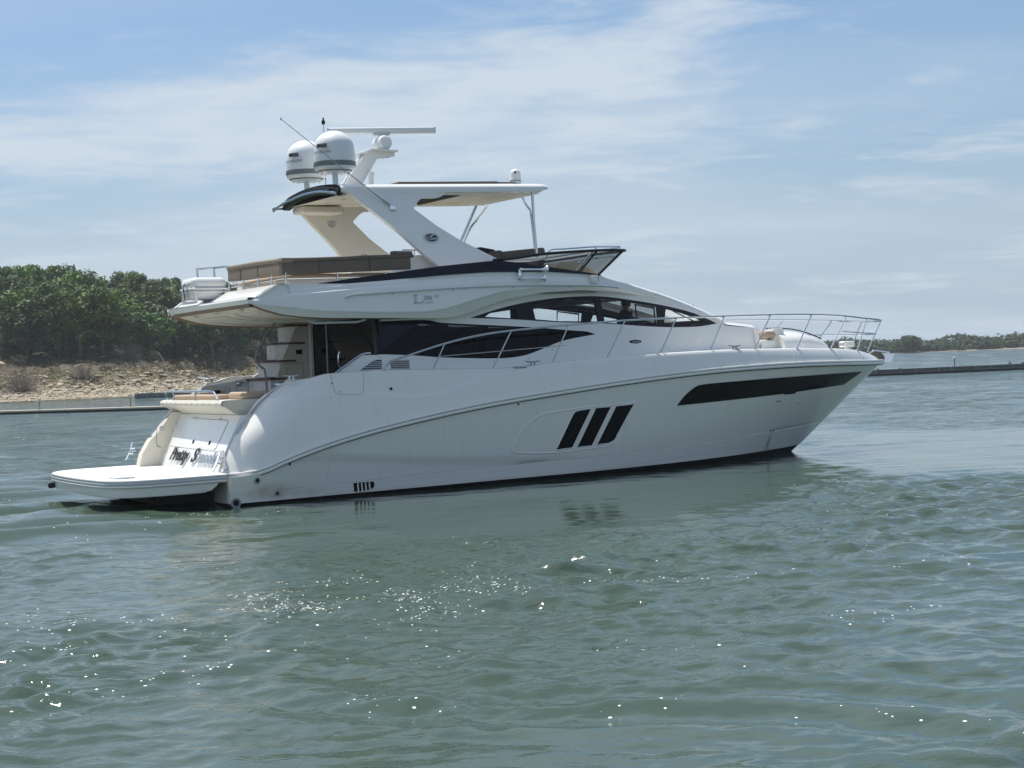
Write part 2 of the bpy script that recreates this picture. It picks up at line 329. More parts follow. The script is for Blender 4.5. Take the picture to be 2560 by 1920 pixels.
def lowerside(side):
    T = np.concatenate([np.linspace(0, .85, 60), np.linspace(.86, 1, 26)]); rows = []
    def row(fz):
        r = []
        for t in T:
            x = 15 * t
            for _ in range(25): x = .4 * x + .6 * t * float(stem(fz(x)))
            z = float(fz(x)); r.append([x, z])
        return r
    fr = [lambda x, f=f: float(zr(x)) * (1 - f) + float(zg(x)) * f for f in np.linspace(0, 1, 16)]
    gz = [(.010, 0), (.003, .016), (-.006, .016), (-.013, 0)]
    out = []
    for f in fr[:-1]: out.append([(x, side * max(hullY(x, z), .012), z) for x, z in row(f)])
    for dz, ins in gz: out.append([(x, side * max(hullY(x, z) - ins, .012), z) for x, z in row(lambda x, d=dz: float(zg(x)) + d)])
    for f in (.3, .65, 1): out.append([(x, side * max(hullY(x, z), .012), z) for x, z in row(lambda x, f=f: (float(zg(x)) - .013) * (1 - f) + zb(x) * f)])
    return out
mb = MB()
for sd in (-1, 1):
    mb.loft(topside(sd, 0.0 if sd < 0 else .16)); mb.loft(lowerside(sd))
# lower transom under the platform
lo = lowerside(-1); mb.add([(r[0][0], r[0][1], r[0][2]) for r in lo] + [(r[0][0], -r[0][1], r[0][2]) for r in lo], [(i, i + 1, len(lo) + i + 1, len(lo) + i) for i in range(len(lo) - 1)])
HULL = mb.build('hull', M['hullw'], BOAT, ang=40)
# black bottom
mb = MB()
for sd in (-1, 1):
    T = np.concatenate([np.linspace(0, .85, 40), np.linspace(.87, 1, 16)]); rows = []
    for k, f in enumerate((0, .25, .5, .75, 1)):
        r = []
        for t in T:
            x0 = float(stem(.1)) * t; z = zb(x0) * (1 - f) - .75 * f; x = x0 * (14.42 + 1.5 * min(0, z - .16)) / 14.40; y = max(hullY(min(x0, 14.39), zb(x0)), .012) * (1 - f ** 1.6)
            r.append((x, sd * y, z))
        rows.append(r)
    mb.loft(rows); mb.add([r[0] for r in rows] + [(r[0][0], 0, r[0][2]) for r in rows], [(i, i + 1, 6 + i, 5 + i) for i in range(4)])
mb.build('bottom_paint', M['boot'], HULL)
# rub rail
def railpath(side, dE=0, off=.012, dz=0):
    P = []
    x0 = -.06 - dE
    for t in TS[:-1]:
        x = x0 + .85 * t; B = float(Bd(x)); d = t; P.append((x, side * (1.74 + (B - 1.74) * math.sqrt(max(0, 1 - (1 - d) ** 2.3)) + off), float(zr(max(x + dE, -.1))) + dz))
    for x in np.concatenate([np.arange(.95, 16.6, .25), [16.7, 16.85, 17.0, 17.1]]): P.append((x, side * (max(float(Bd(x)), .01) + off), float(zr(x)) + dz))
    return P
mb = MB()
for sd in (-1, 1):
    for dz, r in ((.044, .024), (-.014, .030)):
        mb.tube(railpath(sd, 0 if sd < 0 else .16, .018, dz), r, 8)
rr_ = mb.build('rub_rail', M['white'], HULL)
mb = MB().tube(railpath(-1, 0, .026, .016), .010, 6).tube(railpath(1, .16, .026, .016), .010, 6); mb.build('rail_insert', M['steel'], HULL)
mb = MB().tube(railpath(-1, 0, .0, -.052), .0085, 6).tube(railpath(1, .16, .0, -.052), .0085, 6); mb.build('rail_gasket', M['black'], HULL)
# hull side windows (recess bead, dark panes)
def onhull(pts, off): return [(x, -(hullY(x, z) + off), z) for x, z in pts]
w1 = spline([(6.47,.56),(6.60,.80),(6.80,1.18)], 4) + spline([(6.80,1.18),(6.87,1.265),(6.96,1.29),(7.25,1.31)], 4)[1:] + [(6.85,.58)]
w2 = [(6.95,.58),(7.35,1.32),(7.72,1.325),(7.31,.59)]
w3 = [(7.42,.60),(7.83,1.33),(8.28,1.35)] + spline([(8.28,1.35),(7.93,.80),(7.86,.68),(7.73,.62),(7.64,.61)], 4)[1:]
for w in (w1, w2, w3): patch('hull_window', w, lambda x, z: hullY(x, z) + .008, M['dark'], HULL, th=.03, g=.12)
lw = [(9.40,1.26)] + spline([(9.40,1.26),(9.52,1.39),(9.64,1.49),(9.82,1.60),(10.01,1.65),(10.6,1.672),(12.19,1.70),(14,1.715),(15.80,1.72)], 4)[1:] + [(15.13,1.45),(14.4,1.425),(13.13,1.375),(13.07,1.335),(12.74,1.33),(12.64,1.352),(11.5,1.318),(10.49,1.29)]
patch('bow_window', lw, lambda x, z: hullY(x, z) + .012, M['dark'], HULL, th=.03, g=.09, d=.12)
mb = MB().tube(onhull(densl([(9.33,1.205),(10.49,1.245),(12.63,1.31),(13.6,1.355),(15.14,1.415),(15.86,1.735)], .15), .004), .018, 8)
rec = spline([(8.32,1.37),(7.33,1.345),(6.6,1.30),(6.14,1.25),(5.86,1.12),(5.68,.95),(5.58,.78),(5.50,.61),(5.73,.555),(6.50,.515),(7.3,.545),(7.75,.575),(7.92,.66),(8.05,.85),(8.32,1.37)], 6)
mb.tube(onhull(rec, .0), .013, 8); 
for w in (w1, w2, w3): mb.tube(onhull(dens(w, .1), .004), .012, 6, True)
mb.each('window_surround', M['white'], HULL)
# exhaust vent
ev = patch('exhaust_vent', [(2.28,.245),(2.30,.085),(2.60,.10),(2.68,.14),(2.69,.20),(2.66,.245)], lambda x, z: hullY(x, z) + .006, M['black'], HULL, th=.02, g=.1)
mb = MB()
for i in range(4):
    x = 2.36 + i * .075; mb.tube([(x, -(hullY(x, .16) + .012), .25), (x + .012, -(hullY(x, .16) + .012), .085)], .014, 6)
mb.each('vent_slat', M['white'], ev)
for x, z, r in ((.46,.42,.052),(.84,.17,.042),(.10,.06,.085)):
    rot = Matrix.Rotation(math.radians(90), 3, 'X'); mb = MB().lathe([(r*.62, -.03), (r*.62, .004), (r*.7, .02), (r, .022), (r*1.08, .012), (r*1.1, -.02)], (x, -(hullY(x, z)), z), 20, rot)
    f = mb.build('drain_outlet', M['grey'], HULL); MB().lathe([(r*.66, 0), (r*.66, .012)], (x, -(hullY(x, z)), z), 20, rot).build('outlet_bore', M['black'], f)
mb = MB()
for x, z, r in ((1.05,.66,.022),(2.92,1.25,.016),(5.60,1.47,.02),(13.36,1.12,.012),(12.50,1.20,.018),(12.59,1.20,.018),(12.57,.57,.02),(12.70,.565,.02)): mb.lathe([(r, -.01), (r, .008), (r*.5, .012)], (x, -hullY(x, z), z), 10, Matrix.Rotation(math.radians(90), 3, 'X'))
for x, z in ((3.03, 1.87),): mb.lathe([(.024, -.01), (.024, .008), (.012, .012)], (x, -(float(Bd(x)) - .07), z), 10, Matrix.Rotation(math.radians(90), 3, 'X'))
mb.each('vent_fitting', M['black'], HULL)
mb = MB().tube(onhull([(x, z) for x, z in zip(np.linspace(7.4, 14.7, 40), np.interp(np.linspace(7.4, 14.7, 40), [7.4,8.76,10.72,12.58,14.7],[.125,.165,.27,.355,.515]))], -.002), .006, 6); mb.build('spray_line', M['lgrey'], HULL)
# fuel hatch in the quarter
def topY(x, z):
    a, b = float(zr(x)), float(zs(x)); v = (z - a) / (b - a); off = .05 * v + (.05 + .05 * ss(8, 15, x)) * v * v
    if z > zcr(min(max(x, .5), 5.6)): off += .03 * ss(5.4, 4.2, x)
    return float(Bd(x)) - off
hp = [(1.92,2.17),(1.95,1.93)] + spline([(1.95,1.93),(1.98,1.845),(2.04,1.815),(2.2,1.805),(2.44,1.80),(2.52,1.815),(2.545,1.87)], 4)[1:] + [(2.54,2.19)]
mb = MB().tube([(x, -(topY(x, max(z, zcr(x) + .01)) + .001), z) for x, z in densl(hp, .06)], .007, 6); fh = mb.build('fuel_hatch', M['lgrey'], HULL)
MB().lathe([(.035, 0), (.03, .015), (.012, .02)], (2.06, -(topY(2.06, 1.88)), 1.88), 12, Matrix.Rotation(math.radians(90), 3, 'X')).build('hatch_latch', M['white'], fh)
mb = MB()
for x in (12.9, 14.55, 15.75): mb.tube([(x - .12 * (1 - v), -(topY(x - .12 * (1 - v), float(zr(x)) + v * float(zs(x) - zr(x))) + .0), float(zr(x)) + v * float(zs(x) - zr(x))) for v in np.linspace(.08, .99, 8)], .006, 5)
mb.each('panel_seam', M['lgrey'], HULL)
# deck: side decks, foredeck, cockpit sole
mb = MB(); rows = []
for x in np.concatenate([np.arange(3.0, 16.4, .3), [16.6, 16.85]]):
    b = max(.02, topY(x, float(zs(x))) - .12); rows.append([(x, y * b, float(zs(x)) - .005 + .05 * (1 - y * y)) for y in np.linspace(-1, 1, 9)])
mb.loft(rows); mb.box((1.75, 0, 1.27), (2.6, 3.6, .05)); mb.build('deck', M['deck'], HULL)
# ------------------------------------------------------------------ swim platform
def outline(ins=0.0, z=0.0):
    h = [(-.05, 2.2), (-.8, 2.235), (-1.35, 2.21), (-1.66, 2.10), (-1.85, 1.90), (-1.97, 1.6), (-2.03, 1.0), (-2.055, .4)]
    pts = h + [(x, -y) for x, y in h[::-1]]
    pts = spline(pts, 4); out = []
    for i, (x, y) in enumerate(pts):
        a = np.array(pts[max(i - 1, 0)]); b = np.array(pts[min(i + 1, len(pts) - 1)]); t = (b - a) / np.linalg.norm(b - a); n = np.array([t[1], -t[0]])
        if n @ np.array([x + .8, y]) > 0: n = -n
        p = np.array([x, y]) + n * ins; out.append((float(min(p[0], -.05)), float(p[1]), z))
    return out
PZ = .575
mb = MB()
prof = [(.06, PZ), (.03, PZ - .004), (.012, PZ - .018)]
mb.loft([outline(a, b) for a, b in prof]); top = outline(.06, PZ); n = len(top); mb.add(top, [tuple(range(n))]); mb.add([(-.055, -1.9, PZ), (-.055, 1.72, PZ), (.12, 1.72, PZ), (.12, -1.9, PZ)], [(0, 1, 2, 3)])
mb.loft([outline(a, b) for a, b in [(.012, PZ - .018), (.018, PZ - .13), (.045, PZ - .15)]])
PLAT = mb.build('swim_platform', M['deck'], BOAT, ang=25)
mb = MB()
sk = [outline(.05, PZ - .15), outline(.052, .39), outline(.056, .305), outline(.066, .278), outline(.11, .265)]
def cut(r, k): return [(min(x, -.12 - (.06, .08, .20, .30, .36)[k]), y, z - .03 * max(0, (-x - .3)) * (k == 3) * 0) for x, y, z in r]
sk = [cut(r, k) for k, r in enumerate(sk)]; mb.loft(sk); b_ = sk[-1]; mb.add(b_, [tuple(range(len(b_)))]); mb.loft([[(r[0]) for r in sk], [(r[-1]) for r in sk]])
mb.build('platform_skirt', M['white'], PLAT)
mb = MB()
for dz, r in ((-.026, .016), (-.120, .017)): mb.tube(outline(.008, PZ + dz), r, 6)
mb.build('platform_bead', M['white'], PLAT)
mb = MB().tube(outline(.012, PZ - .072), .022, 6); mb.build('platform_fender_strip', M['lgrey'], PLAT)
mb = MB()
for y in (-.72, .78): mb.tube([(-.12, y, PZ), (-2.0, y, PZ)], .007, 5)
for x0, x1, y0, y1 in ((-1.75, -1.45, -1.75, -1.2), (-1.2, -.5, -1.9, -1.0), (-.9, -.3, 1.0, 1.7), (-1.7, -1.1, 1.05, 1.75), (-.75, -.3, -.5, .5)): mb.tube(dens([(x0, y0, PZ), (x1, y0, PZ), (x1, y1, PZ), (x0, y1, PZ)], .2), .005, 5, True)
for a in (0, math.pi): mb.tube([(-1.35 + .26 * math.cos(t + a), .05 + .26 * math.sin(t + a), PZ) for t in np.linspace(.3, 2.84, 14)], .006, 5)
mb.each('hatch_groove', M['lgrey'], PLAT)
mb = MB()
for x, y in ((-1.9, 1.55), (-1.95, .8), (-1.97, -.7), (-1.3, -.72), (-.6, .78)): mb.lathe([(.03, 0), (.025, .008)], (x, y, PZ), 10)
mb.box((-1.62, -1.47, PZ + .012), (.34, .42, .022), bev=.008); mb.each('deck_fitting', M['lgrey'], PLAT)
lt = MB().box((-1.83, 1.83, .34), (.30, .15, .11), Matrix.Rotation(math.radians(-42), 3, 'Z') @ Matrix.Rotation(math.radians(-8), 3, 'Y'), .04, 3).build('dock_light', M['black'], PLAT)
MB().lathe([(.042, 0), (.036, .012)], (-1.95, 1.93, .345), 14, Matrix.Rotation(math.radians(-90), 3, 'Y')).build('lens', M['steel'], lt)
mb = MB()
for y in (-1.2, .85):
    mb.prism([(-1.1, .24), (-.02, .24), (-.02, -.35), (-.3, -.35), (-1.0, .10)], 1, y - .09, y + .09)
mb.box((-.55, -.1, .15), (.9, 2.9, .14)); mb.each('bracket_shade', M['boot'], PLAT)  # flat slab: shade under the platform put in as a black part
# ------------------------------------------------------------------ transom with lettering, hatch, sun pad shelf
def tx(y, z): return -.01 + .03 * y + .47 * ((z - .56) / .97) ** 1.1 - .05 * (1 - (y / 1.8) ** 2)
mb = MB()
ze_ = np.linspace(.50, 1.53, 12)
mb.loft([[(tx(y, max(z, .56)), y, z) for y in np.linspace(1.50 + .22 * ss(.56, 1.5, z), -1.80, 25)] + [(1.2, -1.80, z)] for z in ze_])
a = [(tx(1.50 + .22 * ss(.56, 1.5, z), max(z, .56)), 1.50 + .22 * ss(.56, 1.5, z), z) for z in ze_]; mb.loft([a, [(1.2, y, z) for x, y, z in a]])
TR = mb.build('transom', M['white'], BOAT)
def lip(y): return .16 + .035 * y - .05 * (1 - (y / 1.9) ** 2)
mb = MB(); ys = np.linspace(1.9, -1.72, 22)
mb.loft([[(tx(y, 1.53) + .02, y * .97, 1.52) for y in ys], [(tx(y, 1.53) - .02, y * .99, 1.575) for y in ys], [(lip(y) + .05, y, 1.685) for y in ys], [(lip(y), y, 1.70) for y in ys], [(lip(y) - .01, y, 1.74) for y in ys], [(lip(y) + .015, y, 1.785) for y in ys], [(lip(y) + .08, y, 1.795) for y in ys], [(1.15, y, 1.80) for y in ys]])
for s in (0, -1):
    y = ys[s]; mb.add([(tx(y, 1.53), y * .97, 1.52), (lip(y) + .05, y, 1.685), (lip(y), y, 1.74), (lip(y) + .08, y, 1.795), (1.15, y, 1.80), (1.15, y * .97, 1.52)], [(0, 1, 2, 3, 4, 5)])
SH = mb.build('aft_shelf', M['cream'], TR)
mb = MB()
for y in np.linspace(1.7, -1.5, 11): mb.lathe([(.011, 0), (.008, .01)], (lip(y) - .008, y, 1.745), 8, Matrix.Rotation(math.radians(-90), 3, 'Y'))
mb.each('snap_stud', M['grey'], SH)
mb = MB(); rl = [(lip(1.72) + .10, 1.72, 1.80), (lip(1.72) + .06, 1.72, 1.93), (lip(1.6) + .06, 1.62, 1.95)] + [(lip(y) + .06, y, 1.955) for y in np.linspace(1.3, -1.0, 12)] + [(lip(-1.2) + .06, -1.22, 1.94), (lip(-1.4) + .07, -1.40, 1.80)]
mb.tube(rl, .019, 8)
for y in (1.1, -.25): mb.tube([(lip(y) + .06, y, 1.79), (lip(y) + .06, y, 1.95)], .018, 8)
mb.build('shelf_rail', M['steel'], SH)
mb = MB().box((.72, .3, 1.84), (.75, 2.4, .09), bev=.035, seg=3).box((.78, -1.35, 1.86), (.62, .62, .13), bev=.05, seg=3); mb.each('sun_pad', M['tan'], SH)
# hatch lines and latches on the transom
def on_t(y, z, off=.004): return (tx(y, z) - off, y, z)
mb = MB().tube([on_t(y, z) for y, z in densl([(.62, 1.46), (-1.28, 1.44), (-1.38, 1.40), (-1.33, .97), (-1.25, .93), (.75, .94)], .12)], .006, 5)
HT = mb.build('garage_hatch', M['grey'], TR)
mb = MB()
for y in (-.05, -.92): mb.lathe([(.042, -.005), (.042, .008), (.02, .014)], on_t(y, 1.045, 0), 14, Matrix.Rotation(math.radians(-75), 3, 'Y'))
mb.each('hatch_latch', M['black'], HT)
mb = MB()
for y in (.35, -.95): mb.box(on_t(y, 1.465, .01), (.02, .14, .02), bev=.006)
mb.each('hatch_hinge', M['steel'], HT)
mb = MB().box(on_t(1.5, 1.34), (.02, .05, .09), bev=.008); mb.build('step_light', M['lgrey'], TR)
mb = MB().tube([on_t(y, .935 + .01 * y, .002) for y in np.linspace(1.45, -1.7, 24)], .009, 5); mb.build('moulding_line', M['white'], TR)
# name lettering, standing off the transom on studs
def letters(body, y0, size, material, name, sx, z0=.715):
    V, F = text_mesh(body, size, shear=.30, bold=.006, ext=.008, sx=sx, space=1.06)
    P = [(tx(y0 - v[0], max(z0 + v[1], .57)) - .035 - v[2], y0 - v[0], z0 + v[1]) for v in V]
    return put(name, P, F, material, TR, False)
letters('Pretty', .88, .31, M['ink'], 'name_lettering', 1.22)
letters('S', -.38, .34, M['ink'], 'name_lettering', 1.35)
letters('mooky', -.72, .30, M['silv'], 'name_lettering', 1.12)
def cleat(c, ax, up, s, name, parent, m_='chrome'):
    ax = Vector(ax).normalized(); up = Vector(up).normalized(); c = Vector(c); mb = MB()
    for q in (-.35, .35): mb.tube([c + ax * q * s * .5, c + ax * q * s * .42 + up * s * .28], s * .06, 8)
    mb.tube([c - ax * s * .62 + up * s * .36, c - ax * s * .4 + up * s * .32, c + up * s * .28, c + ax * s * .4 + up * s * .32, c + ax * s * .62 + up * s * .36], [s * .035, s * .055, s * .06, s * .055, s * .035], 8)
    mb.box(c + up * .005, (s * .8 if abs(ax.x) > .7 else s * .28, s * .8 if abs(ax.y) > .7 else s * .28, .02), bev=.006)
    return mb.build(name, M[m_], parent)
cl = cleat((tx(-1.80, .76) - .015, -1.86, .77), (0.1, -.38, .55), (-1, -.25, .1), .33, 'stern_cleat', TR)
mb = MB().box((tx(-1.8, .76) + .02, -1.86, .77), (.05, .16, .36), Matrix.Rotation(math.radians(-33), 3, 'X'), .02); mb.build('cleat_recess', M['lgrey'], TR)
cleat((-.33, 1.93, .86), (.25, 0, .6), (-.6, .8, 0), .30, 'stern_cleat', TR)
# port wing beside the walkway
mb = MB(); pw = [(-.36, .575), (-.30, .80), (-.14, 1.05), (.02, 1.20), (.20, 1.42), (.32, 1.56), (.9, 1.56), (.9, .575)]
mb.prism(pw, 1, 1.50, 1.72); WG = mb.build('port_wing', M['cream'], BOAT)
mb = MB().tube([(.0, 1.49, 1.40), (-.02, 1.49, 1.0), (.0, 1.49, .93), (.06, 1.49, .92)], .006, 5); mb.build('locker_seam', M['grey'], WG)
MB().lathe([(.05, 0), (.05, .012), (.02, .02)], (.10, 1.50, 1.27), 14, Matrix.Rotation(math.radians(90), 3, 'X')).build('shower_cap', M['lgrey'], WG)
mb = MB().tube(spline([(.38, 1.62, 1.62), (.1, 1.63, 1.36), (-.05, 1.64, 1.20), (-.09, 1.65, 1.05)], 5), .016, 8); mb.build('wing_handrail', M['steel'], WG)
# ------------------------------------------------------------------ cockpit
CK = MB()
for sd in (1, -1):
    pts = [(z_, float(Ez(z_)) + .01 - (.16 if sd > 0 else 0)) for z_ in np.linspace(.53 if sd < 0 else 1.3, 2.05, 14)]
    poly = [(x, z) for z, x in pts] + [(1.6, 2.09), (1.9, 2.15), (3.05, 2.17), (3.05, 1.28), (.9, 1.28)] + ([(.9, .53)] if sd < 0 else [])
    CK.prism([(x, z) for x, z in poly], 1, sd * 1.70, sd * 1.80)
CK = CK.each('cockpit_coaming', M['white'], BOAT)
mb = MB().tube(spline([(.93,1.69,1.82),(1.0,1.69,2.0),(1.25,1.69,2.04),(1.42,1.69,1.98),(1.45,1.69,1.82)], 4), .018, 6); mb.build('locker_surround', M['white'], CK)
mb = MB().prism([(.96, 1.80), (1.02, 1.98), (1.25, 2.01), (1.40, 1.95), (1.42, 1.80)], 1, 1.685, 1.698); mb.build('winch_locker', M['cream'], CK)
mb = MB().lathe([(.05, -.06), (.07, -.05), (.05, 0), (.07, .05), (.04, .06)], (1.28, 1.64, 1.88), 14); mb.build('winch', M['black'], CK)
mb = MB().tube([(1.68, 1.69, 2.12), (1.70, 1.69, 1.92), (1.76, 1.69, 1.85), (2.02, 1.69, 1.84)], .006, 5); gate = mb.build('boarding_gate', M['grey'], CK)
MB().box((1.78, 1.685, 2.04), (.18, .02, .08), bev=.01).build('gate_latch', M['steel'], gate)
mb = MB().tube([(1.45, 1.69, 2.02), (1.45, 1.69, 1.80)], .02, 6).box((1.55, 1.69, 1.94), (.03, .02, .09)); mb.each('gate_post', M['lgrey'], CK)
mb = MB().tube([(1.18, -1.80, 2.02), (.98, -1.80, 1.92), (.72, -1.80, 1.74), (.45, -1.79, 1.43), (.33, -1.79, 1.26), (.29, -1.79, 1.14)], .022, 8); HR = mb.build('coaming_handrail', M['steel'], CK)
mb = MB().box((1.14, -1.79, 2.03), (.16, .05, .04), bev=.012).box((.29, -1.80, 1.13), (.06, .05, .07), bev=.015); mb.each('rail_base', M['chrome'], HR)
cleat((1.27, -2.02, 2.10), (1, 0, 0), (0, 0, 1), .22, 'quarter_cleat', CK, 'steel'); cleat((1.2, 1.95, 2.10), (1, 0, 0), (0, 0, 1), .3, 'quarter_cleat', CK)
# stairs to the flybridge
ST = empty('stairway'); ST.parent = BOAT
for i, (xa, xb, z) in enumerate(((1.90, 2.50, 2.13), (2.10, 2.70, 2.47), (2.30, 2.90, 2.81), (2.55, 3.0, 3.15))):
    x = xa + .05; zb_ = z - .34 + .0
    mb = MB().prism([(x, 1.68), (x, 1.30), (x + .22, 1.10), (xb + .0, 1.10), (xb, 1.68)], 2, zb_ + .02, z - .035)
    rs = mb.build('step', M['white'], ST)
    mb = MB().prism([(xa, 1.72), (xa, 1.28), (xa + .24, 1.06), (xb, 1.06), (xb, 1.72)], 2, z - .035, z); mb.build('tread', M['teak'], rs)
    if i < 3: MB().lathe([(.022, 0), (.018, .01)], (x, 1.48, z - .14), 10, Matrix.Rotation(math.radians(-90), 3, 'Y')).build('courtesy_light', M['steel'], rs)
mb = MB().prism([(2.35, 1.30), (3.02, 1.30), (3.02, 3.24), (2.80, 3.24), (2.60, 2.82), (2.42, 2.48), (2.30, 2.14)], 1, 1.09, 1.14); wl = mb.build('stair_wall', M['cream'], ST)
mb = MB().box((2.78, 1.085, 2.62), (.13, .012, .09), bev=.004); mb.build('wall_speaker', M['black'], wl)
mb = MB().tube(dens([(2.5, 1.088, 2.40), (2.86, 1.088, 2.40), (2.86, 1.088, 1.9), (2.5, 1.088, 1.9)], .1), .006, 5, True); mb.build('wall_locker', M['grey'], wl)
mb = MB().box((3.0, 1.0, 2.28), (.05, .10, 1.98)); mb.build('door_post', M['white'], ST)
mb = MB().tube(spline([(1.99,.86,1.80),(1.96,.86,2.26),(1.88,.86,2.36),(1.80,.86,2.46),(1.80,.86,2.60),(1.95,.86,2.84),(2.17,.86,3.14),(2.27,.86,3.21),(2.56,.9,3.22),(2.85,.95,3.25)], 4), .021, 8); mb.build('stair_handrail', M['grey'], ST)
# salon bulkhead
mb = MB().box((3.06, -.46, 2.22), (.04, 2.86, 1.9)); SB = mb.build('salon_door', M['dark'], BOAT)
mb = MB().box((3.03, .33, 2.22), (.02, .022, 1.86)); mb.each('door_stile', M['lgrey'], SB)
mb = MB().tube([(2.99, -.33, 2.28), (2.96, -.33, 2.34), (2.96, -.33, 2.52), (2.99, -.33, 2.58)], .013, 6); mb.build('door_handle', M['chrome'], SB)
# ------------------------------------------------------------------ cabin
Hs = cr([1,3,6,8,9.5,11,12,13],[1.92,1.95,1.92,1.8,1.58,1.25,.95,.6])
def hs(x, z):
    b = float(Hs(x)) - .14 * (z - 2.2)
    # soft swage along the side of the trunk
    zc = np.interp(x, [6.8, 8.9, 11, 12.8], [2.56, 2.66, 2.70, 2.72]); b += .018 * ss(.03, -.03, z - zc) * ss(6.6, 8.2, x)
    # brow above the helm windows
    zg_ = np.interp(x, [4.87,5.69,6.53,7.39,8.31,8.71,9.46], [3.14,3.39,3.50,3.53,3.51,3.50,3.42]); b += .03 * ss(-.02, .03, z - zg_)
    return b
low = [(3.02,2.49),(3.025,3.085)] + spline([(3.025,3.085),(4.02,3.09),(4.40,3.03),(5.33,2.97),(6.39,2.90),(7.30,2.82),(7.62,2.795),(7.85,2.735)], 4)[1:] + spline([(7.85,2.735),(7.10,2.64),(6.68,2.53),(6.35,2.43),(6.05,2.365),(5.66,2.335),(5.09,2.35),(4.33,2.39),(3.70,2.45),(3.02,2.49)], 4)[1:-1]
upw = spline([(4.99,3.11),(5.64,3.27),(6.18,3.37),(6.86,3.45),(7.56,3.485),(8.11,3.48),(8.83,3.41),(9.83,3.28),(10.69,3.12),(11.42,2.90)], 4) + spline([(11.42,2.90),(11.06,2.86),(10.59,2.835),(9.54,2.85),(7.99,2.95),(7.66,2.965),(6.96,2.99),(5.97,3.06),(4.99,3.11)], 4)[1:-1]
side = [(2.13,2.10),(2.13,2.17),(2.69,2.49),(3.0,2.478),(3.005,3.12),(4.2,3.13),(4.87,3.20),(5.69,3.45),(6.53,3.56),(7.39,3.60),(8.31,3.58),(9.0,3.53),(9.46,3.46),(10.07,3.375),(10.93,3.14),(11.5,2.94),(11.68,2.86),(11.9,2.835),(12.79,2.79),(12.80,2.22),(11,2.22),(9,2.2),(7,2.12),(6,2.05),(4,2.08)]
CAB = None
for sd in (-1, 1):
    o = patch('cabin', side, hs, M['white'], BOAT, holes=[low, upw], th=.06, g=.14, side=sd, ang=28)
    if sd < 0: CAB = o
    else: o.parent = CAB; o.name = 'cabin_side'
for sd in (-1, 1): patch('wall_lining', [(3.1,2.2),(3.1,3.10),(4.2,3.11),(4.87,3.18),(5.69,3.43),(6.53,3.54),(7.39,3.58),(8.31,3.56),(9.0,3.51),(9.46,3.43),(10.07,3.34),(10.93,3.10),(11.5,2.90),(12.2,2.70),(12.2,2.25)], lambda x, z: hs(x, z) - .075, M['inter'], CAB, holes=[low, upw] if False else [upw, [(3.3,2.52),(3.3,3.06),(4.4,3.0),(6.4,2.87),(7.3,2.79),(6.6,2.52),(5.6,2.36),(4.3,2.42)]], th=0, g=.2, side=sd)
panes = [[(5.33,3.125),(5.45,3.19),(6.02,3.255),(6.05,3.075)], [(6.42,3.34),(6.8,3.395),(7.4,3.43),(7.92,3.435),(7.96,2.985),(6.98,3.01),(6.46,3.055)],
         [(8.09,3.435),(8.8,3.365),(9.0,3.335),(9.60,3.255),(9.585,2.885),(9.2,2.90),(8.13,2.96)], [(9.74,2.885),(9.86,3.215),(10.3,3.13),(10.7,3.03),(11.08,2.91),(10.6,2.872)]]
for sd in (-1, 1):
    patch('helm_window_frame', upw, lambda x, z: hs(x, z) - .02, M['black'], CAB, holes=panes, th=.035, g=.12, side=sd)
    for p in panes: patch('helm_window', p, lambda x, z: hs(x, z) - .032, M['glass'], CAB, th=0, g=.2, side=sd)
    patch('salon_window', low, lambda x, z: hs(x, z) - .012, M['dark'] if sd > 0 else glass('salon_glass', (.10, .10, .115)), CAB, th=0, g=.15, side=sd)
mb = MB()
for a in (-1, 1):
    y = lambda x, z: a * (hs(x, z) - .05)
    mb.tube([(9.02, y(9.02, 3.31), 3.31), (9.02, y(9.02, 2.93), 2.93), (9.52, y(9.5, 2.92), 2.92), (9.53, y(9.5, 3.22), 3.24)], .022, 4, True)
mb.each('opening_vent_window', M['black'], CAB)
# dark swoosh at the aft end of the salon glass and inner mullions
patch('corner_pillar', [(3.03,2.50),(3.04,3.08),(4.05,3.08),(3.75,2.95),(3.35,2.72)], lambda x, z: hs(x, z) - .004, M['navy'], CAB, th=.01, g=.12)
MB().box((3.005, -(hs(3, 2.8) - .02), 2.80), (.05, .10, .64), Matrix.Rotation(math.radians(-8), 3, 'X')).build('window_corner_post', M['black'], CAB)
mb = MB()
def hp_(x, z, o=-.055): return (x, -(hs(x, z) + o), z)
mb.tube([hp_(x, z) for x, z in ((4.1, 2.56), (5.0, 2.66), (6.2, 2.73), (7.3, 2.765))], .03, 4)
for x0, z0, x1, z1 in ((5.0,2.36,5.06,2.66),(6.35,2.44,6.38,2.72),(4.35,2.42,4.1,3.0)): mb.tube([hp_(x0, z0), hp_(x1, z1)], .03, 4)
mb.each('window_mullion', M['black'], CAB)
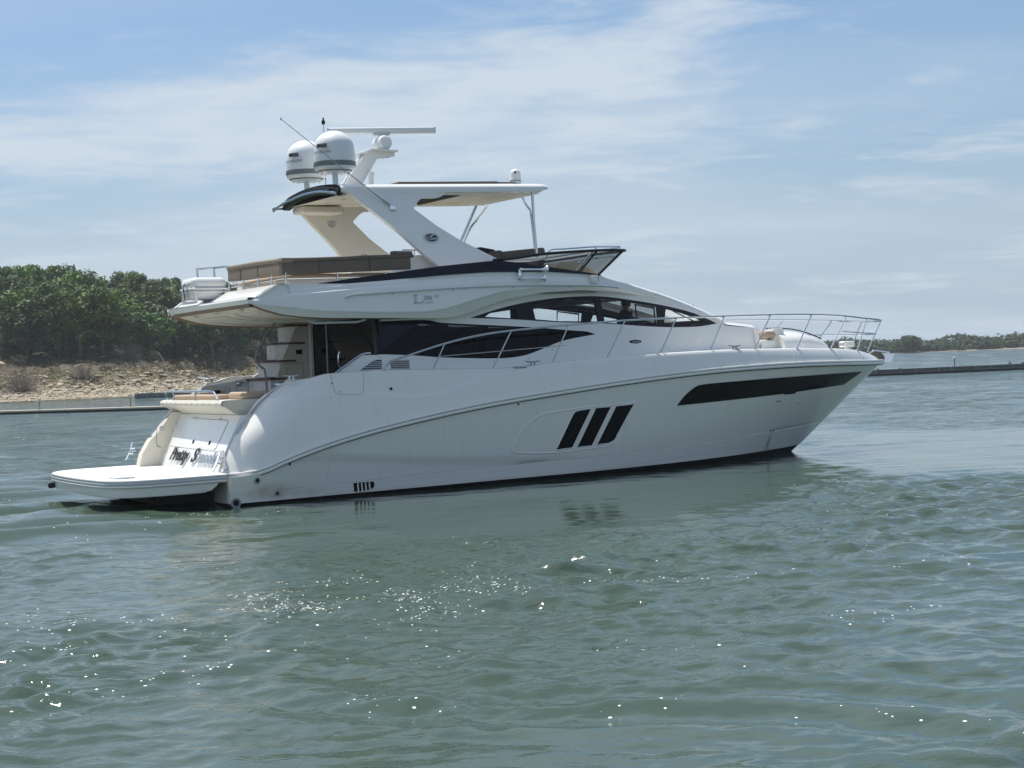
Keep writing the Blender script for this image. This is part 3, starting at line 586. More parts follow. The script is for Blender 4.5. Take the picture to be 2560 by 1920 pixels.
# air intakes and the aft wing trim
for poly in ([(2.62,2.215),(2.90,2.375),(2.98,2.392),(3.07,2.392),(3.06,2.205)], [(3.245,2.37),(3.62,2.372),(3.615,2.195),(3.25,2.20)]):
    v = patch('air_intake', poly, lambda x, z: hs(x, z) + .004, M['inter'], CAB, th=.02, g=.1)
    mb = MB()
    for k in range(5):
        z = 2.225 + k * .034; x0, x1 = max(poly[0][0], 2.62 + (z - 2.215) * 1.75) if poly[0][0] < 3 else 3.25, poly[-2][0] if poly[0][0] < 3 else 3.615
        mb.tube([(x0 + .01, -(hs(x0, z) + .008), z), (x1 - .005, -(hs(x1, z) + .008), z - .006)], .0105, 5)
    mb.each('louvre', M['lgrey'], v)
mb = MB().tube([hp_(2.10, 2.16, .02), hp_(2.25, 2.26, .02), hp_(2.66, 2.495, .02), hp_(2.78, 2.52, .02), hp_(2.86, 2.515, .0)], .02, 8); mb.build('wing_handrail', M['steel'], CAB)
# oval badge
mb = MB(); ring = [(8.85 + .165 * math.cos(t), 2.565 + .036 * math.sin(t)) for t in np.linspace(0, 2 * math.pi, 25)[:-1]]
bd = patch('side_badge', ring, lambda x, z: hs(x, z) + .008, M['navy'], CAB, th=.01, g=.1)
V, F = text_mesh('Sea Ray', .068, shear=.25, sx=.95); V[:, 0] -= V[:, 0].mean(); put('badge_lettering', [(8.85 + v[0], -(hs(8.85 + v[0], 2.545) + .012 + v[2]), 2.545 + v[1]) for v in V], F, M['silv'], bd, False)
mb = MB()
for x, z in ((2.45,2.30),(3.05,2.44),(5.4,2.29),(6.2,2.31),(6.75,2.45),(7.3,2.60),(8.3,2.74),(9.4,2.74),(5.5,3.24),(5.05,3.17)): mb.lathe([(.012, -.005), (.010, .006)], (x, -hs(x, z), z), 8, Matrix.Rotation(math.radians(90), 3, 'X'))
mb.each('snap_stud', M['grey'], CAB)
# coachroof and windscreen: side edge curve lofted over to port
edge = spline([(7.7,1.80,3.83),(8.13,1.72,3.82),(8.61,1.60,3.755),(9.26,1.44,3.62),(10.07,1.31,3.42),(10.93,1.14,3.17),(11.66,.98,2.93)], 5)
def roofrow(x, y, z): return [(x + .42 * (1 - k * k), y * k, z + .10 * (1 - k ** 4)) for k in np.linspace(-1, 1, 15)]
mb = MB(); R_ = [roofrow(*e) for e in edge]; i0 = next(i for i, e in enumerate(edge) if e[0] > 8.45)
mb.loft(R_[:i0 + 1])
for lo_, hi in ((0, 2), (7, 8), (13, 15)):
    mb.loft([r[lo_:hi] for r in R_[i0:]]) if hi - lo_ > 1 else None
for sd in (-1, 1):   # soffit closing the roof edge to the cabin side
    mb.loft([[(x, sd * y, z) for x, y, z in edge], [(x, sd * (y - .015), z - .05 - .18 * ss(9.3, 8.6, x)) for x, y, z in edge]])
mb.build('coachroof', M['white'], CAB, ang=40)
mb = MB().loft([[(v[0] - .012, v[1], v[2] - .012) for v in r[1:14]] for r in R_[i0:]]); mb.build('windshield', M['clear'], CAB)
mb = MB()
for y0 in (-.35, .45): mb.tube([(11.9 + .2, y0, 2.93), (11.2, y0 - .25, 3.22), (10.9, y0 - .55, 3.29)], .016, 6)
mb.each('wiper', M['black'], CAB)
# interior seen through the glass
mb = MB().box((6.5, 0, 1.72), (7.4, 3.2, .06)).box((10.6, 0, 2.15), (1.7, 1.7, .9)); mb.build('cabin_sole', M['inter'], CAB)
mb = MB().box((5.9, 0, 3.40), (5.2, 3.2, .04)); mb.loft([[(x, y * k, z - .03) for k in np.linspace(-.93, .93, 7)] for x, y, z in ((7.6,1.6,3.47),(8.3,1.55,3.50),(8.5,1.52,3.49))]); mb.build('headliner', M['head'], CAB)
mb = MB().box((5.2, .9, 2.25), (1.8, .9, .95)).box((4.2, -.7, 2.1), (1.6, 1.0, .65)).box((7.4, 1.1, 2.3), (1.2, .8, 1.1), bev=.05).box((6.6, -1.0, 2.0), (1.6, .7, .5)); mb.each('salon_furniture', M['wood'], CAB)
mb = MB().box((8.6, -.85, 2.35), (.55, .6, .12), bev=.04).box((8.36, -.85, 2.62), (.13, .58, .62), bev=.05).box((8.6, -.85, 2.0), (.2, .2, .6)); mb.build('helm_seat', M['inter'], CAB)
mb = MB().prism([(9.55, 1.75), (9.55, 2.62), (9.75, 2.76), (10.6, 2.84), (11.2, 2.84), (11.2, 1.75)], 1, -1.0, 1.0); DS = mb.build('dashboard', M['inter'], CAB)
th_ = np.linspace(0, 2 * math.pi, 25)[:-1]; mb = MB().tube([(9.46 + .10 * math.sin(t), -.85 + .19 * math.cos(t), 2.72 + .17 * math.sin(t)) for t in th_], .016, 6, True)
for t in (0, 2.1, 4.2): mb.tube([(9.46, -.85, 2.72), (9.46 + .10 * math.sin(t), -.85 + .19 * math.cos(t), 2.72 + .17 * math.sin(t))], .01, 5)
mb.tube([(9.46, -.85, 2.72), (9.62, -.85, 2.66)], .025, 6); mb.build('steering_wheel', M['black'], DS)
# pale strips high in the salon
mb = MB().box((5.0, -1.55, 2.93), (1.05, .02, .045)).box((6.35, -1.5, 2.86), (.3, .02, .04)).box((4.35, -1.4, 2.72), (.5, .02, .07)).box((7.0, -1.4, 2.72), (.16, .02, .10)); mb.each('pale_strip', M['lgrey'], CAB)
# foredeck lounge and trunk
FD = empty('foredeck_lounge'); FD.parent = BOAT
mb = MB(); rows = []
for x in np.linspace(11.3, 12.8, 10):
    y = hs(x, 2.8) + .0; z = np.interp(x, [11.3, 11.68, 12.8], [2.96, 2.865, 2.79]); rows.append([(x, y * k, z + .03 * (1 - k * k) + .06 * math.exp(-((abs(k) - .85) / .1) ** 2)) for k in np.linspace(-1, 1, 15)])
mb.loft(rows); mb.prism([(-.72, 2.2), (.72, 2.2), (.72, 2.79), (-.72, 2.79)], 0, 12.7, 12.80); mb.build('trunk_top', M['white'], FD)
mb = MB(); rows = []
zc_ = cr([13.3, 13.83, 14.21, 14.67, 15.05, 15.38], [2.745, 2.735, 2.70, 2.59, 2.45, 2.24]); yb = lin([13.3, 14, 14.6, 15.1, 15.38], [.98, .86, .66, .38, .06])
for x in np.linspace(13.3, 15.38, 22):
    b = float(yb(x)); t = float(zc_(x)) - 2.22; rows.append([(x, b * math.cos(a), 2.22 + t * max(0, math.sin(a)) ** .55) for a in np.linspace(0, math.pi, 21)])
mb.loft(rows); mb.add(rows[0], [tuple(range(21))]); mb.build('trunk_dome', M['white'], FD)
mb = MB().tube([(x, 0.05 - .3, float(zc_(x)) + .03) for x in np.linspace(13.4, 15.0, 14)] , .014, 6); mb.build('trunk_handrail', M['black'], FD)
mb = MB().box((13.35, -.62, 2.50), (.30, .24, .52), bev=.03).box((13.1, -.4, 2.40), (.5, .7, .22), bev=.03); LS = mb.build('lounge_base', M['white'], FD)
MB().lathe([(.10, 0), (.095, .014), (.07, .012), (.07, .004)], (13.30, -.745, 2.53), 18, Matrix.Rotation(math.radians(90), 3, 'X')).build('deck_speaker', M['cream'], LS)
mb = MB().box((13.12, -.2, 2.63), (.30, 1.1, .16), bev=.05); mb.build('lounge_cushion', M['tan'], LS)
# bow rail
def dk(x): return -(float(Bd(x)) - .13)
tops = [(2.92,2.20),(3.07,2.34),(3.39,2.44),(4.13,2.63),(4.82,2.76),(5.56,2.84),(6.85,2.915),(8.18,2.975),(9.47,3.0),(10.78,3.015),(12.19,3.025),(13.62,3.02),(15.04,2.98),(16.0,2.93)]
def railcurve(pts):
    P = [(x, max(-dk(x), .35) if x < 16.2 else .35, z) for x, z in pts]
    return P
st = [(x, -(float(Bd(x)) - .13), z) for x, z in tops] + [(16.5, -.50, 2.90), (16.78, -.33, 2.88), (16.93, -.12, 2.872)]
full = st + [(x, -y, z) for x, y, z in st[::-1]]
BR = empty('bow_rail'); BR.parent = BOAT
mb = MB().tube(spline(full, 4), .019, 8); mb.build('top_rail', M['steel'], BR)
mid = [(4.03, 2.41), (6.76, 2.53), (9.2, 2.64), (11.9, 2.66), (13.4, 2.66), (14.8, 2.64), (15.8, 2.60)]
ms = [(x, -(float(Bd(x)) - .13), z) for x, z in mid] + [(16.4, -.45, 2.58), (16.68, -.22, 2.57)]
mb = MB().tube(spline(ms[:2], 3), .008, 6).tube(spline(ms[5:] + [(x, -y, z) for x, y, z in ms[:4:-1]], 4), .014, 6)
mb.build('mid_rail', M['steel'], BR)
bases = [(3.92,4.17,2.64),(5.16,5.58,2.84),(6.46,6.85,2.915),(7.72,8.18,2.975),(9.02,9.47,3.0),(10.35,10.78,3.015),(11.66,12.19,3.025),(13.05,13.62,3.02),(14.33,15.04,2.98),(15.55,16.1,2.925)]
for sd in (-1, 1):
    for xb, xt, zt in bases:
        p0 = (xb, sd * (float(Bd(xb)) - .16), float(zs(xb)) - .01); p1 = (xt, sd * (float(Bd(xt)) - .13), zt)
        mb = MB().tube([p0, p1], .0145, 8); mb.lathe([(.035, 0), (.03, .012), (.017, .03)], p0, 10); mb.build('stanchion', M['steel'], BR)
    mb = MB().tube([(16.35, sd * .30, 2.17), (16.79, sd * .32, 2.88)], .0145, 8); mb.build('stanchion', M['steel'], BR)
for x in (6.04, 11.08): cleat((x, -(float(Bd(x)) - .17), float(zs(x)) + .005), (1, -.02, 0), (0, 0, 1), .26, 'deck_cleat', BOAT, 'grey'); cleat((x, (float(Bd(x)) - .17), float(zs(x)) + .005), (1, .02, 0), (0, 0, 1), .30, 'deck_cleat', BOAT)
mb = MB().box((5.72, -(float(Bd(5.7)) - .12), 2.15), (.28, .07, .035), bev=.012); mb.build('fairlead', M['grey'], BOAT)
sp_ = MB().box((16.0, 0, 2.36), (.34, .20, .14), bev=.035, seg=3).lathe([(.08, -.08), (.05, 0)], (16.0, 0, 2.29), 12).build('bow_searchlight', M['white'], BOAT)
mb = MB()
for y in (-.05, .05): mb.lathe([(.042, 0), (.036, .01)], (15.825, y, 2.36), 12, Matrix.Rotation(math.radians(-90), 3, 'Y'))
mb.each('lamp_lens', M['grey'], sp_)
mb = MB().prism([(16.6, 2.10), (16.8, 2.17), (16.98, 2.15), (17.10, 2.04), (17.10, 1.95), (16.7, 2.0)], 1, -.07, .07); AR = mb.build('anchor_roller', mat('bronze_roller', (.17, .15, .11), .5), BOAT)
mb = MB().prism([(17.05, 2.16), (17.30, 2.15), (17.36, 2.06), (17.24, 1.93), (17.10, 1.98)], 1, -.02, .02)
mb.add([(17.06, 0, 2.10), (17.40, -.10, 2.10), (17.22, -.16, 1.90), (17.14, 0, 1.90), (17.40, .10, 2.10), (17.22, .16, 1.90)], [(0, 1, 2, 3), (0, 3, 5, 4)]); mb.tube([(16.8, 0, 2.18), (17.2, 0, 2.13)], .03, 8)
mb.build('anchor', M['chrome'], AR)
# ------------------------------------------------------------------ flybridge
Fy = cr([-1,0,1,4,6,8,8.6,9.26,9.6],[2.1,2.18,2.24,2.22,2.12,1.88,1.68,1.49,1.42])
zcf = lin([.5,1.11,1.77,3.04,3.89,4.23,4.87,5.52,6.53,7.28,8.4,9.6],[3.42,3.36,3.275,3.232,3.232,3.27,3.43,3.585,3.655,3.67,3.64,3.46])
zuf = lin([.5,1.3,2.4,3.5,5,6.5,7.5,9],[3.475,3.575,3.655,3.71,3.79,3.80,3.775,3.6])
def fz(x, z):
    y = float(Fy(x)); zc = zcf(x)
    if z < zc: y -= .52 * (zc - z) + .008 * ss(0, .02, zc - z)
    else: y -= .10 * (z - zc)
    y -= .035 * ss(-.012, .014, z - zuf(x)) * ss(8.6, 7.4, x)
    y -= .02 * ss(.07, .085, z - zuf(x)) * ss(1.0, 1.8, x) * ss(8.6, 7.4, x)
    return y
flow = [(.46,3.44),(.75,3.325),(1.10,3.23),(1.5,3.18),(1.9,3.155),(3.03,3.13),(4.19,3.105),(4.55,3.13),(4.87,3.205),(5.25,3.33),(5.69,3.445),(6.53,3.555),(7.39,3.59),(8.31,3.565),(9.0,3.50),(9.50,3.43)]
ftop = [(9.50,3.52),(9.26,3.60),(8.61,3.735),(8.13,3.82),(7.98,3.87),(7.62,3.895),(7.3,3.915),(6.59,3.95),(5.23,3.945),(4.29,3.895),(3.09,3.80),(2.34,3.75),(1.73,3.755),(1.14,3.76),(.98,3.745),(.80,3.66),(.66,3.56),(.55,3.50),(.44,3.49)]
fo = flow + ftop
FB = empty('flybridge'); FB.parent = BOAT
f_lo = lin([p[0] for p in flow], [p[1] for p in flow]); f_hi = lin([p[0] for p in ftop[::-1]], [p[1] for p in ftop[::-1]])
for sd in (-1, 1):
    rows = []
    for x in np.concatenate([[.469, .47, .5, .55], np.arange(.62, 9.5, .09), [9.5]]):
        if sd > 0 and x < .56: x = .56 + (x - .56) * .05
        a, b = float(f_lo(x)), float(f_hi(x)); zc, zu = float(zcf(x)), float(zuf(x))
        zz = [a, a + (zc - a) * .33, a + (zc - a) * .66, zc - .012, zc, zc + .012] + [zc + (zu - zc) * t for t in (.25, .5, .75)] + [zu - .016, zu - .006, zu + .004, zu + .015, zu + .045, zu + .068, zu + .078, zu + .088, zu + .10, zu + .10 + (b - zu - .10) * .5, b]
        zz = np.maximum.accumulate(np.clip(zz, a, b)); rows.append([(x, sd * (fz(x, z) - .4 * (not rows)), z) for z in zz] + [(x, sd * (fz(x, b) - .12), b - .004)])
    MB().loft(rows).build('fascia', M['white'], FB, ang=50)
# slab: underside, aft rim, deck
xs_ = np.concatenate([np.linspace(.62, 4.2, 16), np.linspace(4.5, 9.3, 14)]); fl = lin([p[0] for p in flow], [p[1] for p in flow])
mb = MB(); mb.loft([[(x, k * (fz(x, fl(x)) - .03), fl(x) + .02 + .02 * (1 - k * k)) for k in np.linspace(-1, 1, 9)] for x in xs_]); und = mb.build('ceiling', M['cream'], FB)
mb = MB(); mb.loft([[(x, k * (fz(x, 3.5) - .04), 3.535) for k in (-1, 0, 1)] for x in np.linspace(.46, 8.0, 30)]); mb.build('fly_deck', M['deck'], FB)
def ax_(y): return .445 + .028 * max(0.0, y) + .03 * ss(1.5, 2.2, y) - .01 * (1 - (y / 2.1) ** 2)
ys = np.linspace(-2.205, 2.205, 15)
mb = MB().loft([[(ax_(y) + .12, y, 3.545) for y in ys], [(ax_(y) + .015, y, 3.53) for y in ys], [(ax_(y), y, 3.50) for y in ys], [(ax_(y) + .04, y, 3.425) for y in ys]])
mb.loft([[(.66 - .0, y, 3.545) for y in ys], [(.74, y, 3.60) for y in ys], [(1.0, y, 3.75) for y in ys], [(1.10, y, 3.765) for y in ys], [(1.22, y, 3.74) for y in ys], [(1.24, y, 3.54) for y in ys]]); mb.build('aft_rim', M['white'], FB)
mb = MB().loft([[(ax_(y) + .04, y * .995, 3.425) for y in ys], [(ax_(y) + .055, y * .985, 3.375) for y in ys], [(ax_(y) + .17, y * .95, 3.37) for y in ys], [(ax_(y) + .19, y * .94, 3.40) for y in ys]])
for sd in (-1, 1):
    e1 = [(x, sd * (fz(x, fl(x)) - .005), fl(x) - .002) for x in np.linspace(.48, 3.0, 22)]; e2 = [(x, sd * (fz(x, fl(x)) - .16), fl(x) - .012) for x in np.linspace(.52, 3.0, 22)]; e3 = [(x, y - sd * .02, z + .035) for x, y, z in e2]
    mb.loft([e1, e2, e3])
mb.build('soffit_trim', M['trim'], FB)
mb = MB()
for a in (((.95, 1.5), (2.5, 1.5)), ((.95, 1.5), (.95, .2)), ((.95, .2), (2.5, -.25)), ((.9, -.35), (2.4, -.75)), ((.9, -.35), (.9, -1.6)), ((.9, -1.6), (2.4, -1.75))): (x0, y0), (x1, y1) = a; mb.tube([(x0 + (x1 - x0) * t, y0 + (y1 - y0) * t, fl(x0 + (x1 - x0) * t) + .022) for t in np.linspace(0, 1, 8)], .014, 5)
mb.each('soffit_panel_frame', M['white'], und)
mb = MB()
for x, y in ((.75, 1.2), (.72, -1.2), (.72, .0), (1.5, -.6), (1.6, .9)): mb.lathe([(.05, 0), (.045, -.012)], (x, y, fl(x) + .02), 12)
mb.each('soffit_light', M['lgrey'], und)
mb = MB().tube([(1.62, -2.03, 3.12), (1.75, -2.04, 3.075), (2.55, -2.06, 3.075), (2.72, -2.06, 3.115)], .022, 6); mb.build('soffit_handle', M['lgrey'], und)
# handrail and lettering on the side
hr = [(2.25,3.50),(2.36,3.53),(2.49,3.545),(3.36,3.59),(4.57,3.65),(5.86,3.68),(7.28,3.68),(8.30,3.645),(8.42,3.62)]
for sd in (-1, 1):
    mb = MB().tube(spline([(x, sd * (fz(x, z) + .035), z) for x, z in hr], 4), .0125, 8)
    for x in (3.2, 4.45, 5.75, 7.1): z = float(np.interp(x, [p[0] for p in hr], [p[1] for p in hr])); mb.tube([(x, sd * (fz(x, z) + .035), z), (x, sd * (fz(x, z - .03) - .01), z - .035)], .012, 6)
    mb.build('fascia_handrail', M['steel'], FB)
def onf(V, x0, z0, lift=.012): return [(x0 + v[0], -(fz(x0 + v[0], z0 + v[1]) + lift + v[2]), z0 + v[1]) for v in V]
mb = MB()
for a in (((3.66, 3.395), (3.66, 3.535), .017), ((3.62, 3.535), (3.70, 3.535), .009), ((3.62, 3.39), (3.80, 3.39), .009), ((3.80, 3.39), (3.81, 3.43), .009), ((3.84, 3.387), (4.02, 3.395), .005)): (x0, z0), (x1, z1), r = a; mb.tube([(x0, -(fz(x0, z0) + .008), z0), (x1, -(fz(x1, z1) + .008), z1)], r, 6)
ML = mb.build('model_lettering', M['silv'], FB)
V, F = text_mesh('590', .125, ext=.006, sx=.85, space=1.05); put('model_number', onf(V, 3.83, 3.435), F, M['silv'], ML, False)
V, F = text_mesh('FLY', .062, shear=.2, ext=.005, sx=.9); put('model_suffix', onf(V, 4.06, 3.485), F, M['silv'], ML, False)
# navy band, windscreen
nb = [(1.73,3.752),(2.34,3.752),(3.09,3.80),(4.29,3.89),(5.23,3.942),(6.59,3.95),(7.3,3.915),(7.62,3.895),(7.98,3.87),(7.97,3.885),(7.42,3.93),(6.58,4.02),(6.0,4.10),(5.60,4.155),(5.25,4.145),(4.24,4.055),(2.81,3.885)]
for sd in (-1, 1): patch('navy_band', nb, lambda x, z: fz(x, 3.72) - .02 - .12 * (z - 3.72), M['navy'], FB, th=.03, g=.1, side=sd)
BT = [((5.40,-2.0,4.13),(5.44,-2.0,4.17)),((6.0,-1.99,4.09),(6.0,-1.99,4.22)),((6.58,-1.96,4.02),(6.63,-1.96,4.295)),((7.42,-1.87,3.93),(7.90,-1.83,4.37)),((7.95,-1.72,3.88),(8.60,-1.70,4.385)),((8.10,-1.45,3.88),(8.78,-1.42,4.39)),((8.24,-.7,3.90),(8.90,-.7,4.41)),((8.28,0,3.91),(8.94,0,4.42))]
BT = BT + [((b[0], -b[1], b[2]), (t[0], -t[1], t[2])) for b, t in BT[-2::-1]]
bt = spline([p[0] for p in BT], 4); tp = spline([p[1] for p in BT], 4)
mb = MB().loft([bt, tp]); WS = mb.build('windscreen', M['smoke'], FB)
mb = MB().tube(tp, .028, 6).tube(bt, .036, 6); mb.build('windscreen_trim', M['black'], WS)
mb = MB()
for i in (3, 4, 7, 10, 11):
    b, t = BT[i]; mb.tube([b, t], .022, 6)
mb.each('windscreen_mullion', M['black'], WS)
mb = MB()
for i in (3, 11): b, t = BT[i]; mb.tube([(b[0] - .07, b[1] * .98, b[2]), (t[0] - .07, t[1] * .98, t[2])], .022, 8)
tr_ = [(6.66, -1.94, 4.20), (6.68, -1.94, 4.33), (6.78, -1.93, 4.375)] + [(t[0] - .05, t[1] * .985, t[2] + .075) for b, t in BT[3:12]] + [(6.78, 1.93, 4.375), (6.68, 1.94, 4.33), (6.66, 1.94, 4.20)]
mb.tube(tr_, .017, 8)
for i in (3, 5, 7, 9, 11): b, t = BT[i]; mb.tube([t, (t[0] - .05, t[1] * .985, t[2] + .075)], .014, 6)
mb.build('windscreen_rail', M['chrome'], WS)
hn = MB(); rx = Matrix.Rotation(math.radians(90), 3, 'Y')
for z, x0, x1, r in ((3.985, 5.93, 6.52, .075), (3.815, 5.95, 6.44, .068)): hn.lathe([(.03, x0 - 5.93 - .02), (.035, .02), (.02, .06), (.017, x1 - 5.93 - .16), (.028, x1 - 5.93 - .07), (r, x1 - 5.93), (r * .92, x1 - 5.93 + .004), (.02, x1 - 5.93 - .06)], (5.93, -(fz(5.9, z) + .10), z), 16, rx)
for x, z in ((5.95, 3.985), (5.95, 3.815)): hn.tube([(x, -(fz(x, z) + .10), z), (x, -(fz(x, z) - .03), z - .01)], .022, 8)
hn.box((5.92, -(fz(5.9, 3.9) + .05), 3.9), (.06, .10, .2), bev=.025); hn.build('air_horn', M['chrome'], FB)
nv = MB().box((7.70, -(fz(7.7, 3.79) + .05), 3.80), (.15, .12, .16), bev=.02).build('side_light', M['white'], FB); MB().box((7.775, -(fz(7.7, 3.79) + .07), 3.81), (.02, .07, .10), bev=.006).build('light_lens', M['black'], nv)
mb = MB().tube([(9.32, .6, 3.72), (9.25, .6, 4.12)], .008, 6); mb.build('antenna_whip', M['black'], FB)
# consoles and seats
mb = MB().prism([(3.80, 3.54), (4.55, 3.54), (5.3, 4.1), (4.9, 4.2), (4.15, 4.31), (3.84, 4.26)], 1, -1.48, -.95); mb.build('wet_bar', M['white'], FB)
mb = MB().prism([(6.95, 3.54), (6.95, 3.95), (7.2, 4.16), (7.6, 4.17), (8.05, 3.95), (8.1, 3.54)], 1, -1.55, 1.2); HC = mb.build('helm_console', M['cream'], FB)
mb = MB().box((7.12, -.75, 4.14), (.06, .55, .26), Matrix.Rotation(math.radians(35), 3, 'Y'), .02).box((7.12, .3, 4.12), (.06, .7, .22), Matrix.Rotation(math.radians(35), 3, 'Y'), .02); mb.each('instrument_panel', M['black'], HC)
for y in (-.85, -.1, .8):
    mb = MB().box((6.35, y, 3.98), (.5, .55, .14), bev=.05, seg=3).box((6.12, y, 4.22), (.14, .55, .42), bev=.05, seg=3).box((6.35, y, 3.72), (.3, .3, .4)); mb.build('helm_seat', M['seatd'], FB)
mb = MB().box((6.62, -.95, 4.37), (.95, .55, .14), Matrix.Rotation(math.radians(-5), 3, 'Y'), .05, 3); mb.build('console_cover', M['seatd'], FB)
mb = MB().box((6.05, -.55, 4.44), (.36, .4, .12), Matrix.Rotation(math.radians(9), 3, 'Y'), .03); mb.build('monitor_cover', M['black'], FB)
SF = empty('fly_sofa'); SF.parent = FB
def slab(path, th, r):    # rounded cushion swept along a path of (x, y, zlow, zhigh), th inward
    rows = []
    for i, (x, y, a, b) in enumerate(path):
        p = np.array(path[max(i - 1, 0)][:2]); q = np.array(path[min(i + 1, len(path) - 1)][:2]); t = (q - p) / np.linalg.norm(q - p); n = np.array([-t[1], t[0]])
        sec = []
        for cx, cz, a0 in ((r, a + r, 180), (th - r, a + r, 270), (th - r, b - r, 0), (r, b - r, 90)):
            for k in range(5):
                g = math.radians(a0 + 22.5 * k); sec.append((cx + r * math.cos(g), cz + r * math.sin(g)))
        rows.append([(x + n[0] * u, y + n[1] * u, z) for u, z in sec])
    return MB().loft(rows, closed=True, cap=True)
def seg(p, q, n=6): return [tuple(np.array(p) + (np.array(q) - np.array(p)) * t) for t in np.linspace(0, 1, n)]
slab(seg((1.32, .92, 3.985, 4.195), (1.30, -1.74, 3.935, 4.155), 10), .13, .025).build('backrest_panel', M['seat'], SF)
slab(seg((1.30, -1.745, 3.935, 4.155), (3.83, -1.745, 4.03, 4.245), 12), .13, .025).build('backrest_panel', M['seatd'], SF)  # starboard run darker: shade on this side put into the colour
for p, q in (((1.31, .95, 4.185, 4.285), (1.30, -.5, 4.175, 4.27)), ((1.30, -.51, 4.175, 4.27), (1.29, -1.75, 4.15, 4.235))): slab(seg(p, q, 8), .22, .04).build('bolster', M['seat'], SF)
for p, q in (((1.30, -1.75, 4.15, 4.235), (2.0, -1.75, 4.175, 4.25)), ((2.01, -1.75, 4.175, 4.25), (3.0, -1.75, 4.21, 4.285)), ((3.01, -1.75, 4.21, 4.285), (3.9, -1.75, 4.24, 4.305)), ((3.52, -1.74, 4.28, 4.365), (3.88, -1.74, 4.28, 4.36))): slab(seg(p, q, 8), .20, .035).build('bolster', M['seatd'], SF)  # side bolsters carry the same shade in their colour
mb = MB()
for x in (2.0, 3.0): z0 = 3.935 + (x - 1.3) * .0375; mb.tube([(x, -1.748, z0 + .01), (x, -1.752, z0 + .11), (x, -1.748, z0 + .21)], .005, 5)
for y in (.25, -.6): mb.tube([(1.308, y, 3.97), (1.304, y, 4.07), (1.308, y, 4.17)], .005, 5)
mb.each('cushion_seam', M['inter'], SF)
mb = MB().box((1.85, -.2, 3.72), (.6, 2.6, .34), bev=.03).box((2.6, -1.25, 3.72), (2.2, .62, .34), bev=.03); mb.each('sofa_base', M['cream'], SF)
mb = MB().box((1.87, -.2, 3.93), (.62, 2.6, .10), bev=.04).box((2.65, -1.25, 3.93), (2.2, .64, .10), bev=.04); mb.each('seat_cushion', M['tan'], SF)
mb = MB()
for y in (.85, .1, -.6, -1.25): mb.tube([(1.30, y, 3.73), (1.31, y, 3.97)], .014, 6)
for x in (1.36, 2.35, 3.3, 3.7): mb.tube([(x, -1.76, 3.73), (x, -1.755, 3.98)], .014, 6)
mb.each('sofa_rail_post', M['steel'], SF)
mb = MB()
for z in (3.87,): mb.tube([(1.33, .85, z), (1.31, -1.74, z), (3.75, -1.75, z + .03)], .010, 6)
mb.build('sofa_rail', M['steel'], SF)
mb = MB().tube([(1.0, 1.75, 4.28), (1.35, 1.75, 4.31), (1.38, 1.28, 4.30), (1.38, .9, 4.27)], .022, 8).tube([(1.02, 1.75, 4.28), (1.02, 1.75, 3.75)], .022, 8).tube([(1.36, 1.75, 4.30), (1.36, 1.75, 3.75)], .022, 8); mb.build('stair_rail', M['steel'], FB)
mb = MB().tube([(3.55 + .10 * math.cos(t), -.4, 4.30 + .10 * math.sin(t)) for t in np.linspace(0, math.pi, 10)], .012, 6); mb.build('grab_loop', M['steel'], FB)
mb = MB().tube([(3.95, -1.2, 4.42), (4.5, -1.2, 4.42)], .012, 6)
for x in (3.98, 4.2, 4.45): mb.tube([(x, -1.2, 4.42), (x, -1.2, 4.25)], .010, 6)
mb.build('bar_rail', M['steel'], FB)
# ------------------------------------------------------------------ hardtop on its raked legs
HTP = empty('hardtop'); HTP.parent = BOAT
def ay(x, z): return 1.75 - .46 * float(np.clip((z - 4.1) / 1.35, -.1, 1))
leg = [(4.46,4.05),(4.17,4.29),(3.77,4.70),(3.23,5.15),(2.86,5.46),(2.80,5.53),(4.95,5.56),(4.93,5.525),(4.86,5.49),(4.80,5.44),(4.70,5.40),(4.62,5.392),(4.38,5.385),(4.31,5.36),(4.25,5.315),(4.14,5.20),(4.145,5.165),(4.53,4.86),(4.99,4.57),(5.80,4.17)]
for sd in (-1, 1): patch('arch_leg', leg, ay, M['white'] if sd < 0 else M['cream'], HTP, th=.13, g=.14, side=sd)  # port leg in cream: shade of its inner face put into the colour
def topz(x): return 5.60 + .026 * (x - 2.77)
rows = []
for x in np.concatenate([[2.70, 2.74, 2.8], np.linspace(3, 6.8, 20), [7.0, 7.1, 7.17, 7.215]]):
    w = 1.30 - .03 * ss(6.5, 7.2, x) - .10 * ss(7.05, 7.23, x); t = .165 - .10 * ss(6.95, 7.22, x) - .03 * ss(3.0, 2.7, x); zt = topz(x); k0 = .02 * ss(6.95, 7.22, x)
    sec = [(-w + .16, zt - t - .0), (-w + .03, zt - t), (-w, zt - t + .02), (-w, zt - .085), (-w + .012, zt - .045), (-w + .045, zt - .014), (-w + .10, zt)]
    sec += [(y, zt + .10 * (1 - (y / w) ** 2)) for y in np.linspace(-w + .2, w - .2, 11)]
    sec += [(-y, z) for y, z in sec[6::-1]]
    bulge = .10 * ss(6.9, 7.2, x)
    rows.append([(x + bulge * (1 - (y / 1.3) ** 2), y, z - k0 * .0) for y, z in sec])
mb = MB().loft(rows, cap=False); mb.add(rows[-1], [tuple(range(len(rows[-1])))]); mb.build('roof_panel', M['white'], HTP, ang=40)
mb = MB(); mb.loft([[(x, y, topz(x) - .165 + .05 * (abs(y) < .9) * (3.9 < x < 6.6) + .0) for y in (-1.16, -.92, -.88, .88, .92, 1.16)] for x in (2.74, 3.86, 3.94, 6.55, 6.65, 7.1)]); UN = mb.build('roof_lining', M['cream'], HTP)
mb = MB()
